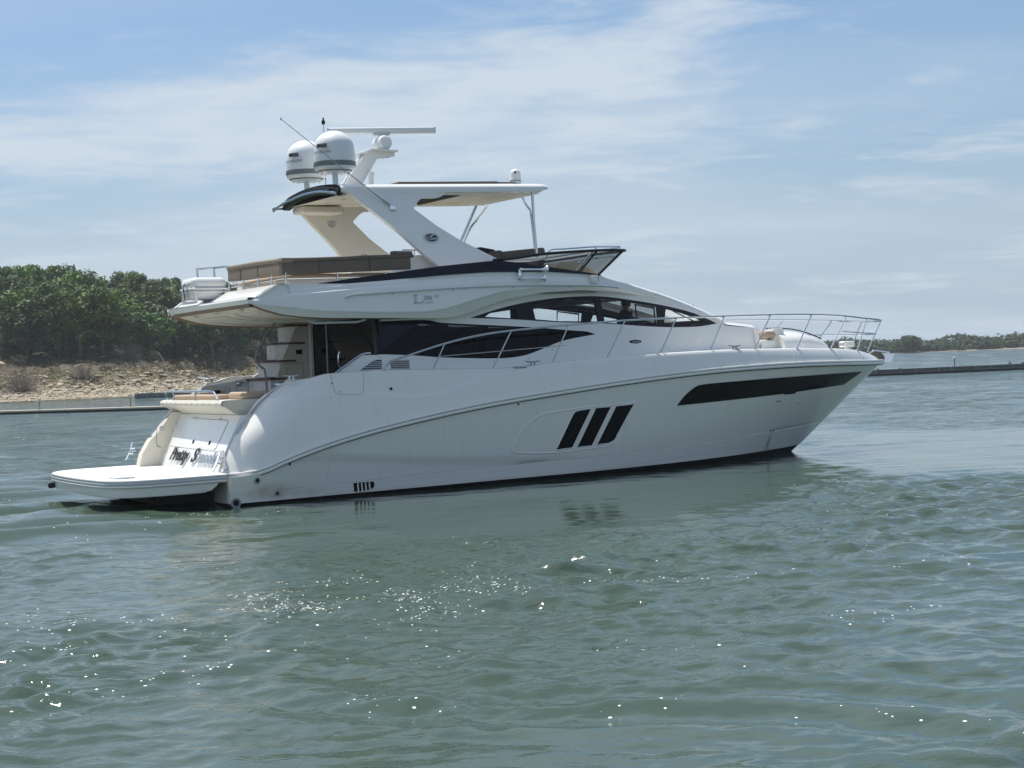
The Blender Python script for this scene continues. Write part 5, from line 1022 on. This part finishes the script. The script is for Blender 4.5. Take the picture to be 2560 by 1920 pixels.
    me.materials.append(water_mat()); o = bpy.data.objects.new('water', me); COL.objects.link(o); o['kind'] = 'structure'
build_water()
# ------------------------------------------------------------------ wooded shore on the left
def shore_y(x): return 150.5 + 1.2 * np.sin(x * .21) + .8 * np.sin(x * .47 + 1) + np.clip(x - 56, 0, 400) * .75
hp_d = [-25, -6, 0, 4, 12, 17, 18.4, 24.5, 26, 31, 32.6, 45, 75, 115, 190]; hp_z = [-.9, -.7, 0, .32, 1.30, 1.8, 2.55, 3.1, 4.1, 4.6, 5.3, 6.6, 12.0, 15.0, 15.5]
def ground(x, y):
    d = y - shore_y(x); z = np.interp(d, hp_d, hp_z); h = 1.12 - .24 * ss(52, 70, x) - .55 * ss(92, 170, x); z = np.where(z > 5, 5 + (z - 5) * h, z)
    return z + np.where(d > 2, (.16 * np.sin(x * .9 + y * .3) + .12 * np.sin(x * 1.7 - y * 1.1) + .25 * np.sin(x * .33 + 2)) * np.clip(d / 20, 0, 1), 0)
def terrain_mat():
    m = mat('shore_ground', (.2, .17, .11), .95); nt = m.node_tree; N = nt.nodes; L = nt.links; b = N['Principled BSDF']; g = N.new('ShaderNodeNewGeometry'); sp = N.new('ShaderNodeSeparateXYZ'); L.new(g.outputs['Position'], sp.inputs[0])
    n = N.new('ShaderNodeTexNoise'); n.inputs['Scale'].default_value = .55; n.inputs['Detail'].default_value = 8; n.inputs['Roughness'].default_value = .65; L.new(g.outputs['Position'], n.inputs['Vector'])
    n2 = N.new('ShaderNodeTexNoise'); n2.inputs['Scale'].default_value = 2.6; n2.inputs['Detail'].default_value = 6; n2.inputs['Roughness'].default_value = .7; L.new(g.outputs['Position'], n2.inputs['Vector'])
    z = N.new('ShaderNodeMath'); z.operation = 'MULTIPLY_ADD'; L.new(n.outputs[0], z.inputs[0]); z.inputs[1].default_value = 2.6; z.inputs[2].default_value = -1.3
    s = N.new('ShaderNodeMath'); s.operation = 'ADD'; L.new(sp.outputs[2], s.inputs[0]); L.new(z.outputs[0], s.inputs[1])
    r = N.new('ShaderNodeMapRange'); L.new(s.outputs[0], r.inputs[0]); r.inputs[1].default_value = 0; r.inputs[2].default_value = 8
    cr_ = N.new('ShaderNodeValToRGB'); L.new(r.outputs[0], cr_.inputs[0]); e = cr_.color_ramp.elements; e[0].position = 0; e[0].color = (.22, .19, .145, 1); e[1].position = 1; e[1].color = (.06, .05, .03, 1)
    for p, c in ((.15, (.20, .17, .125, 1)), (.26, (.19, .16, .095, 1)), (.36, (.12, .115, .05, 1)), (.46, (.15, .12, .08, 1)), (.58, (.075, .062, .042, 1))): q = e.new(p); q.color = c
    x = N.new('ShaderNodeMix'); x.data_type = 'RGBA'; x.blend_type = 'MULTIPLY'; x.inputs[0].default_value = 1; L.new(cr_.outputs[0], x.inputs[6]); r2 = N.new('ShaderNodeMapRange'); L.new(n2.outputs[0], r2.inputs[0]); r2.inputs[1].default_value = .3; r2.inputs[2].default_value = .7; r2.inputs[3].default_value = .45; r2.inputs[4].default_value = 1.35; L.new(r2.outputs[0], x.inputs[7]); L.new(x.outputs[2], b.inputs['Base Color'])
    bp = N.new('ShaderNodeBump'); bp.inputs['Strength'].default_value = .9; bp.inputs['Distance'].default_value = .4; L.new(n2.outputs[0], bp.inputs['Height']); L.new(bp.outputs[0], b.inputs['Normal']); return m
gx = np.concatenate([np.arange(-220, 20, 8), np.arange(20, 110, 1.1), np.arange(110, 330, 8)]); gd = np.concatenate([[-25, -12, -6, -3], np.arange(-1.5, 50, .7), np.arange(52, 190, 5)])
V = []; F = []
for x in gx:
    for d in gd: y = float(shore_y(x)) + d; V.append((x, y, float(ground(np.array(x), np.array(y)))))
k = len(gd); F = [(i * k + j, (i + 1) * k + j, (i + 1) * k + j + 1, i * k + j + 1) for i in range(len(gx) - 1) for j in range(k - 1)]
o = put('shore_terrain', V, F, terrain_mat(), None, True, 180); o['kind'] = 'structure'
# trees: prototypes of crown and trunk, copied per tree
def leaf_mat(name, c, var=.5):
    m = bpy.data.materials.new(name); m.use_nodes = True; nt = m.node_tree; N = nt.nodes; L = nt.links; b = N['Principled BSDF']; b.inputs['Roughness'].default_value = .6; b.inputs['Specular IOR Level'].default_value = .25
    at = N.new('ShaderNodeAttribute'); at.attribute_name = 'tone'; oi = N.new('ShaderNodeObjectInfo')
    r = N.new('ShaderNodeMapRange'); L.new(at.outputs['Fac'], r.inputs[0]); r.inputs[3].default_value = 1 - var; r.inputs[4].default_value = 1 + var
    r2 = N.new('ShaderNodeMapRange'); L.new(oi.outputs['Random'], r2.inputs[0]); r2.inputs[3].default_value = .62; r2.inputs[4].default_value = 1.4
    mu = N.new('ShaderNodeMath'); mu.operation = 'MULTIPLY'; L.new(r.outputs[0], mu.inputs[0]); L.new(r2.outputs[0], mu.inputs[1])
    hs_ = N.new('ShaderNodeHueSaturation'); hs_.inputs['Color'].default_value = (*c, 1); L.new(mu.outputs[0], hs_.inputs['Value']); h = N.new('ShaderNodeMapRange'); L.new(oi.outputs['Random'], h.inputs[0]); h.inputs[3].default_value = .475; h.inputs[4].default_value = .515; L.new(h.outputs[0], hs_.inputs['Hue'])
    L.new(hs_.outputs[0], b.inputs['Base Color']); t = N.new('ShaderNodeBsdfTranslucent'); L.new(hs_.outputs[0], t.inputs[0]); x = N.new('ShaderNodeMixShader'); x.inputs[0].default_value = .16; L.new(b.outputs[0], x.inputs[1]); L.new(t.outputs[0], x.inputs[2]); L.new(x.outputs[0], N['Material Output'].inputs[0]); return m
def leaves(centres, radii, per, size, r, tones, aniso=1.0):
    V = []; T = []
    for c, rad, tn in zip(centres, radii, tones):
        n = max(6, int(per * rad ** 1.5)); d = r.normal(size=(n, 3)); d /= np.linalg.norm(d, axis=1)[:, None]; rr = rad * r.uniform(.35, 1.0, n) ** .6
        p = c + d * rr[:, None] * np.array([1, 1, .75 * aniso]); s = size * r.uniform(.6, 1.3, n)
        u = r.normal(size=(n, 3)); u /= np.linalg.norm(u, axis=1)[:, None]; nn = d * 1.0 + r.normal(size=(n, 3)) * .5 + np.array([0, 0, .35]); w = np.cross(nn, u); w /= np.linalg.norm(w, axis=1)[:, None] + 1e-9; u = np.cross(w, nn); u /= np.linalg.norm(u, axis=1)[:, None] + 1e-9
        a = u * s[:, None]; b = w * s[:, None] * .62
        V.append(np.stack([p - a, p - b * .9 + a * .1, p + a, p + b * .9 + a * .1], 1)); T.append(np.repeat(np.clip(tn + r.normal(0, .22, n), 0, 1), 4))
    V = np.concatenate(V).reshape(-1, 3); return V, np.concatenate(T)
def leaf_mesh(name, V, T, m):
    me = bpy.data.meshes.new(name); n = len(V) // 4; me.vertices.add(len(V)); me.vertices.foreach_set('co', V.ravel()); me.loops.add(len(V)); me.loops.foreach_set('vertex_index', np.arange(len(V))); me.polygons.add(n); me.polygons.foreach_set('loop_start', np.arange(n) * 4); me.update(calc_edges=True)
    me.attributes.new('tone', 'FLOAT', 'POINT').data.foreach_set('value', T.astype(np.float32)); me.materials.append(m); return me
bark = mat('bark', (.13, .105, .08), .9, var=.3, vscale=5)
def proto(kind, seed, m, h, w):
    r = np.random.default_rng(seed); mb = MB(); C = []; Rd = []
    th = h * (.30 if kind == 'oak' else .12); top = np.array([r.normal(0, .2), r.normal(0, .2), h * .72])
    mb.tube([(0, 0, -.6), (r.normal(0, .06), r.normal(0, .06), th), tuple(top)], [.035 * h, .026 * h, .008 * h], 7)
    if kind == 'oak':
        for k in range(12):
            a = k * 2.4 + r.uniform(-.3, .3); z0 = th + (h * .62 - th) * (k / 12); L_ = w * r.uniform(.55, 1.0) * (1 - .35 * k / 12)
            p0 = np.array([0, 0, z0]); p1 = p0 + np.array([math.cos(a) * L_ * .55, math.sin(a) * L_ * .55, h * .10]); p2 = p0 + np.array([math.cos(a) * L_, math.sin(a) * L_, h * r.uniform(.10, .28)])
            mb.tube([tuple(p0), tuple(p1), tuple(p2)], [.013 * h, .009 * h, .003 * h], 5)
            for q in range(2): C.append(p1 + (p2 - p1) * r.uniform(.3, 1.15) + r.normal(0, .35, 3)); Rd.append(r.uniform(.6, 1.05) * w / 2.6)
        for k in range(17):
            a = r.uniform(0, 6.283); e = r.uniform(.1, 1.35); C.append(np.array([math.cos(a) * math.cos(e) * w * .85, math.sin(a) * math.cos(e) * w * .85, h * .52 + math.sin(e) * h * .42])); Rd.append(r.uniform(.45, .85) * w / 2.6)
        for k in range(8): a = r.uniform(0, 6.283); C.append(np.array([math.cos(a) * w * .8, math.sin(a) * w * .8, h * r.uniform(.16, .35)])); Rd.append(r.uniform(.45, .75) * w / 2.6)
        per, size = 78, .23
    elif kind == 'cedar':
        for k in range(84):
            t = (k / 84) ** .85; z = h * (.08 + .90 * t); rad = w * (1 - t) ** .8 * r.uniform(.6, 1.15) + .02; a = k * 2.4 + r.uniform(-.4, .4); C.append(np.array([math.cos(a) * rad * .75, math.sin(a) * rad * .75, z])); Rd.append(max(.10, .5 * w * (1 - .93 * t) * r.uniform(.5, .95)))
        per, size = 150, .14
    else:
        for k in range(26):
            a = r.uniform(0, 6.283); q = w * math.sqrt(r.uniform(0, 1)); C.append(np.array([math.cos(a) * q, math.sin(a) * q, h * r.uniform(.2, .9) * (1 - .4 * q / w)])); Rd.append(r.uniform(.35, .7) * w / 2)
        per, size = 80, .15
    V, T = leaves(C, Rd, per, size, r, r.uniform(.1, .9, len(C)))
    tr = mb.build('trunk', bark, None, fix=False); tm = tr.data; bpy.data.objects.remove(tr); return leaf_mesh('crown', V, T, m), tm
LO = leaf_mat('oak_leaves', (.056, .108, .018)); LB = leaf_mat('bright_leaves', (.085, .145, .022)); LC = leaf_mat('cedar_foliage', (.036, .050, .018), .35); LD = leaf_mat('dry_foliage', (.085, .075, .040), .3)
PR = dict(oak=[proto('oak', 1, LO, 7.5, 3.4), proto('oak', 2, LO, 8.2, 3.1), proto('oak', 3, LO, 6.8, 3.6)], bright=[proto('oak', 4, LB, 7.4, 3.3), proto('oak', 5, LB, 6.6, 3.1)], cedar=[proto('cedar', 6, LC, 7.2, 1.9), proto('cedar', 7, LC, 6.0, 2.1), proto('cedar', 10, LC, 8.5, 1.6)], dry=[proto('bush', 8, LD, 4.6, 2.2), proto('bush', 9, LD, 3.6, 2.0)])
TL = dict(oak='mid green broad leaved tree in the dense wood on the left bank', bright='bright yellow green leafy tree among the darker trees of the left bank', cedar='dark olive cedar with a pointed crown in the wood on the left bank', dry='brownish half dry bush at the foot of the wood on the left bank')
TN = dict(oak='broadleaf_tree', bright='broadleaf_tree', cedar='cedar_tree', dry='dry_bush')
def tree(kind, i, x, y, s, label=None, group=True):
    cm, tm = PR[kind][i % len(PR[kind])]; t = empty(TN[kind], (x, y, float(ground(np.array(x), np.array(y))) - .1), label or TL[kind], 'bush' if kind == 'dry' else 'tree', ({'oak': 'mid green trees of the left bank wood', 'bright': 'bright green trees of the left bank wood', 'cedar': 'cedars of the left bank wood', 'dry': 'dry bushes of the left bank'}[kind]) if group else None)
    t.rotation_euler = (0, 0, rng.uniform(0, 6.28)); t.scale = (s * rng.uniform(.9, 1.1), s * rng.uniform(.9, 1.1), s)
    for nm, me in (('crown', cm), ('trunk', tm)): o = bpy.data.objects.new(nm, me); COL.objects.link(o); o.parent = t
    return t
for j, dd in enumerate((33, 38, 44, 51, 59, 68, 78, 89, 101)):
    yb_ = 150.5 + dd; x0, x1 = 36 + dd * .235 - 3, 74 + dd * .42 + 4
    x = x0
    while x < x1:
        q = rng.uniform(); yy_ = yb_ + rng.uniform(-2.5, 2.5) + max(0, x - 56) * .75 * .55
        if j == 0: kind = 'cedar' if q < .24 else ('dry' if q < .42 else ('bright' if q < .66 else 'oak'))
        elif j < 3: kind = 'cedar' if q < .18 else ('bright' if q < .50 else 'oak')
        else: kind = 'cedar' if q < .06 else ('bright' if q < .42 else 'oak')
        tree(kind, int(rng.integers(9)), x, yy_, rng.uniform(.85, 1.25) * (.8 if kind == 'cedar' else 1))
        x += rng.uniform(2.7, 4.3) * (1.0 if j < 5 else 1.2)
tree('bright', 1, 47.5, 183.5, .95, 'pale green spreading tree with a bare grey trunk at the wood edge', False); tree('cedar', 2, 62.0, 226, 1.15, 'tall spiky cedar breaking the skyline above the left wood', False)
# the same wood running on along the bank, outside the frame to the left
C = []; Rd = []
for i in range(1500):
    x = rng.uniform(-200, 38); d = rng.uniform(33, 120); y = 150.5 + d; C.append(np.array([x, y, float(ground(np.array(x), np.array(y))) + rng.uniform(1.5, 8)])); Rd.append(rng.uniform(1.2, 2.4))
V, T = leaves(C, Rd, 14, .6, rng, rng.uniform(0, 1, len(C))); me = leaf_mesh('bank_wood', V, T, LO); o = bpy.data.objects.new('bank_wood', me); COL.objects.link(o); tag(o, 'dense wood continuing along the left bank', 'wood', kind='stuff')
for i in range(16):
    x = rng.uniform(34, 72); d = rng.uniform(17, 31); tree('dry', i, x, float(shore_y(np.array(x))) + d, rng.uniform(.22, .5))
# leafless scrub and fallen trunks
twig = mat('dead_twigs', (.17, .145, .125), .9, var=.2); pale = mat('bleached_wood', (.42, .38, .32), .8, var=.2)
def scrub(x, y, s, label, n=150):
    z = float(ground(np.array(x), np.array(y))); mb = MB()
    for k in range(n):
        a = rng.uniform(0, 6.283); e = rng.uniform(.12, 1.5); L_ = s * rng.uniform(.6, 1.1); p = np.array([math.cos(a) * .25 * s * rng.uniform(0, 1), math.sin(a) * .25 * s * rng.uniform(0, 1), 0]); d = np.array([math.cos(a) * math.cos(e), math.sin(a) * math.cos(e), math.sin(e)])
        m1 = p + d * L_ * .5 + rng.normal(0, .08, 3); m2 = p + d * L_ + rng.normal(0, .18, 3); mb.tube([tuple(p), tuple(m1), tuple(m2)], [.022, .014, .006], 3)
        for q in range(3): b = m1 + (m2 - m1) * rng.uniform(0, 1); mb.tube([tuple(b), tuple(b + d * .3 * s + rng.normal(0, .22 * s, 3))], [.009, .004], 3)
    o = mb.build('leafless_bush', twig, None, fix=False); o.location = (x, y, z - .1); tag(o, label, 'bush')
scrub(36.9, 160.5, 2.3, 'big grey leafless bush standing alone on the stony beach', 260); scrub(46.5, 169, 1.6, 'low grey thorn scrub in the middle of the bank', 150); scrub(55.0, 178.5, 2.2, 'tangled bare shrub under the trees where the bank breaks', 130); scrub(71.5, 186, 2.6, 'brown leafless tree seen below the stern overhang', 220)
for x, y, dx, dz, r_, lb in ((58.5, 173, -1.0, 2.6, .09, 'bleached thin log leaning on the bank'), (39.5, 170, -.9, 1.6, .08, 'short pale stick leaning above the big bush'), (50, 181, 3.6, .5, .12, 'fallen grey trunk at the edge of the wood')):
    z = float(ground(np.array(x), np.array(y))); o = MB().tube(spline([(0, 0, -.2), (dx * .45 + .1, .2, dz * .55), (dx, .3, dz)], 4), list(np.linspace(r_, r_ * .4, 9)), 6).build('fallen_log', pale, None, fix=False); o.location = (x, y, z); tag(o, lb, 'log')
# rocks of the beach: countable slabs, and loose stones as one mass
def rockmesh(seed):
    r = np.random.default_rng(seed); bm = bmesh.new(); bmesh.ops.create_icosphere(bm, subdivisions=2, radius=.5)
    pl = [(r.normal(size=3), r.uniform(.22, .42)) for _ in range(9)]; pl = [(n / np.linalg.norm(n), d) for n, d in pl]
    for v in bm.verts:
        c = np.array(v.co)
        for n, d in pl:
            e = c @ n - d
            if e > 0: c = c - n * e
        v.co = Vector(c * np.array([1.3, .95, .55]))
    me = bpy.data.meshes.new('rock'); bm.to_mesh(me); bm.free(); me.shade_smooth(); me.set_sharp_from_angle(angle=math.radians(25)); me.materials.append(ROCK); return me
ROCK = mat('limestone', (.36, .305, .225), .9, var=.45, vscale=1.2, bump=.5, bscale=6)
RK = [rockmesh(s) for s in range(40, 47)]
for i in range(270):
    x = rng.uniform(29, 66); d = float(np.clip(rng.normal(13, 4.2), 3, 27)) if i < 200 else rng.uniform(2, 32); y = float(shore_y(np.array(x))) + d; s = rng.uniform(.45, 1.05) * (1.15 if 8 < d < 18 else .85)
    o = bpy.data.objects.new('rock', RK[i % 7]); COL.objects.link(o); o.location = (x, y, float(ground(np.array(x), np.array(y))) + .05 * s); o.scale = (s * rng.uniform(.9, 1.5), s * rng.uniform(.8, 1.2), s * rng.uniform(.55, 1.0)); o.rotation_euler = (rng.normal(0, .15), rng.normal(0, .15), rng.uniform(0, 6.28)); tag(o, 'pale limestone slab lying on the stony beach of the left bank', 'rock', 'limestone slabs on the left beach')
Vs = []; Fs = []; base = np.array([v.co[:] for v in RK[0].vertices]); bf = [tuple(p.vertices) for p in RK[0].polygons]
bm = bmesh.new(); bmesh.ops.create_icosphere(bm, subdivisions=1, radius=.5); base = np.array([v.co[:] for v in bm.verts]); bf = [[v.index for v in f.verts] for f in bm.faces]; bm.free()
for i in range(9500):
    x = rng.uniform(24, 72); d = abs(rng.normal(6, 7.5)) + .2; y = float(shore_y(np.array(x))) + d; s = rng.uniform(.12, .34) + .35 * rng.uniform() ** 5; sc = np.array([s * rng.uniform(.8, 1.7), s, s * rng.uniform(.35, .75)]); a = rng.uniform(0, 6.283); R2 = np.array([[math.cos(a), -math.sin(a), 0], [math.sin(a), math.cos(a), 0], [0, 0, 1]])
    v = (base * (1 + rng.normal(0, .13, base.shape)) * sc) @ R2.T + np.array([x, y, float(ground(np.array(x), np.array(y))) + .02]); n0 = len(Vs); Vs += [tuple(q) for q in v]; Fs += [tuple(j + n0 for j in f) for f in bf]
o = put('loose_stones', Vs, Fs, ROCK, None, False); tag(o, 'loose pale stones scattered along the left shore', 'stones', kind='stuff')
# tufts of dry grass and weeds on the bank
C = []; Rd = []
for i in range(1300):
    x = rng.uniform(30, 76); d = rng.uniform(11, 35); y = float(shore_y(np.array(x))) + d; C.append(np.array([x, y, float(ground(np.array(x), np.array(y))) + .15])); Rd.append(rng.uniform(.2, .55))
V, T = leaves(C, Rd, 55, .11, rng, rng.uniform(0, 1, len(C))); me = leaf_mesh('bank_weeds', V, T, leaf_mat('weed_leaves', (.16, .15, .05), .45)); o = bpy.data.objects.new('bank_weeds', me); COL.objects.link(o); tag(o, 'yellow green weeds over the stony left bank', 'weeds', kind='stuff')
# ------------------------------------------------------------------ floating breakwaters
plank = mat('weathered_plank', (.46, .42, .35), .85, var=.25, vscale=2.5); tar = mat('dark_float', (.022, .021, .021), .7, var=.3); galv = mat('galvanised_grey', (.12, .125, .13), .6, var=.2, vscale=2); galvl = mat('steel_rib', (.24, .245, .25), .5, .3)
def dock(name, a, b, label, w, parts):
    a = Vector((*a, 0)); b = Vector((*b, 0)); L_ = (b - a).length; t = empty(name, a, label, 'breakwater'); t.rotation_euler = (0, 0, math.atan2(b.y - a.y, b.x - a.x))
    parts(t, L_, w); return t
def lowdock(t, L_, w):
    mb = MB()
    for k in range(int(L_ / 3)): mb.box((k * 3 + 1.48, 0, .20), (2.95, w, .11), bev=.01)
    mb.build('deck_board', plank, t); MB().box((L_ / 2, 0, .06), (L_, w - .12, .17)).build('float', tar, t)
def post(t, x, y, h, cap, z0=.2):
    p = MB().tube([(x, y, z0), (x, y, h)], .055, 8).build('post', galvl, t)
    if cap: MB().lathe([(.10, h - .02), (.13, h), (.12, h + .16), (.07, h + .22)], (x, y, 0), 10).build('post_lamp', mat('lamp_cap', (.55, .5, .4), .5), p)
t = dock('floating_breakwater', (10.5, 97.9), (31.5, 65.5), 'long low floating walkway with two short posts crossing the left water', 1.3, lowdock)
post(t, 23.8, .2, .95, True); post(t, 15.8, .2, .85, True)
def darkdock(t, L_, w):
    MB().box((L_ / 2, 0, .27), (L_, w, .54), bev=.03).build('float', galv, t); mb = MB()
    for k in range(int(L_ / 1.2)): mb.box((k * 1.2 + .3, -w / 2 - .03, .30), (.10, .06, .42), bev=.01)
    mb.each('fender_board', galvl, t)
t = dock('floating_pontoon', (43.0, 137.0), (52, 128.5), 'short dark pontoon moored close to the stony shore', 1.6, darkdock); post(t, 1.9, 0, 1.25, False, .6)
def ribdock(t, L_, w):
    MB().box((L_ / 2, 0, .05), (L_, w, .22)).build('float', tar, t); MB().box((L_ / 2, 0, .30), (L_, w * .8, .34), bev=.02).build('side_wall', galv, t)
    MB().box((L_ / 2, -w * .42, .46), (L_, .12, .06), bev=.01).box((L_ / 2, -w * .42, .16), (L_, .12, .06), bev=.01).build('waler', galvl, t)
    x = .4; k = 0
    while x < L_:
        MB().box((x, -w * .43, .31), (.13, .10, .25), bev=.01).build('rib', galvl, t); x += (1.25, 2.0, 1.1, 2.1)[k % 4]; k += 1
t = dock('floating_breakwater', (75.5, 68.0), (106, 57.2), 'grey ribbed floating breakwater beyond the bow on the right', 1.6, ribdock); post(t, 12.0, .3, 1.05, True, .42)
mb = MB()
for x, h in ((5.1, .12), (7.0, .1), (16.5, .2), (17.6, .14), (3.2, .08)): mb.box((x, -.3, .47 + h / 2), (.22, .15, h), bev=.02)
mb.each('mooring_cleat', galvl, t)
# ------------------------------------------------------------------ far shore on the right
pA = np.array((470., 272.)); pB = np.array((240., 470.)); dv = (pB - pA); Lf = np.linalg.norm(dv); dv /= Lf; nv = np.array((dv[1], -dv[0])); nv = nv if nv @ np.array((1, 1)) > 0 else -nv
V = []; F = []
for i, t in enumerate(np.linspace(-60, Lf + 60, 90)):
    for j, (d, z) in enumerate(((-9, -.6), (0, .03), (2, .12), (5, .30), (60, 2.2), (160, 3.0))): q = pA + dv * t + nv * (d + 2 * math.sin(t * .06) + 1.2 * math.sin(t * .19)); V.append((q[0], q[1], z))
F = [(i * 6 + j, (i + 1) * 6 + j, (i + 1) * 6 + j + 1, i * 6 + j + 1) for i in range(89) for j in range(5)]
o = put('far_shore', V, F, mat('far_sand', (.25, .20, .14), .95, var=.2, vscale=.1), None); o['kind'] = 'structure'
C = []; Rd = []
for i in range(5600):
    t = rng.uniform(-50, Lf + 50); d = 4 + 71 * rng.uniform() ** 1.6; q = pA + dv * t + nv * d; hh_ = (3.0 + 2.2 * (d / 75)) * (1 + .16 * math.sin(t * .05) + .09 * math.sin(t * .13 + 1) + .10 * math.sin(t * .31)) * (1.15 - .35 * ss(60, 190, t)) ; C.append(np.array([q[0], q[1], rng.uniform(.12, 1) * hh_ * (1 if d > 9 else .75)])); Rd.append(rng.uniform(.9, 1.9))
V, T = leaves(C, Rd, 16, .55, rng, rng.uniform(0, 1, len(C))); me = leaf_mesh('far_wood', V, T, leaf_mat('far_leaves', (.060, .105, .035), .3)); o = bpy.data.objects.new('far_wood', me); COL.objects.link(o); tag(o, 'hazy green wood along the far shore beyond the bow', 'wood', kind='stuff')
for t_, d_, s_, lb in ((128, 3, .82, 'rounded dark tree standing out on the far shore behind the bow rail'), (40, 40, 1.15, 'tallest round crown on the far shore near the right edge')):
    q = pA + dv * t_ + nv * d_; t = empty('broadleaf_tree', (q[0], q[1], .3), lb, 'tree'); t.scale = (s_ * 1.25, s_ * 1.25, s_)
    for nm, me in (('crown', PR['oak'][2][0]), ('trunk', PR['oak'][2][1])): o = bpy.data.objects.new(nm, me); COL.objects.link(o); o.parent = t
# ------------------------------------------------------------------ the air
if HAZE > 0:
    hz = MB().box((0, 0, 17), (6200, 6200, 38)).build('haze', None if False else bpy.data.materials.new('haze_air'), None, smooth=False); m = hz.data.materials[0]; m.use_nodes = True; N = m.node_tree.nodes; N.remove(N['Principled BSDF']); v = N.new('ShaderNodeVolumePrincipled'); v.inputs['Color'].default_value = (.80, .88, .96, 1); v.inputs['Density'].default_value = HAZE; v.inputs['Anisotropy'].default_value = .2
    m.node_tree.links.new(v.outputs[0], N['Material Output'].inputs['Volume']); tag(hz, 'thin pale summer haze over the lake', 'haze', kind='stuff'); hz.location = (CAM.x, CAM.y, 0)
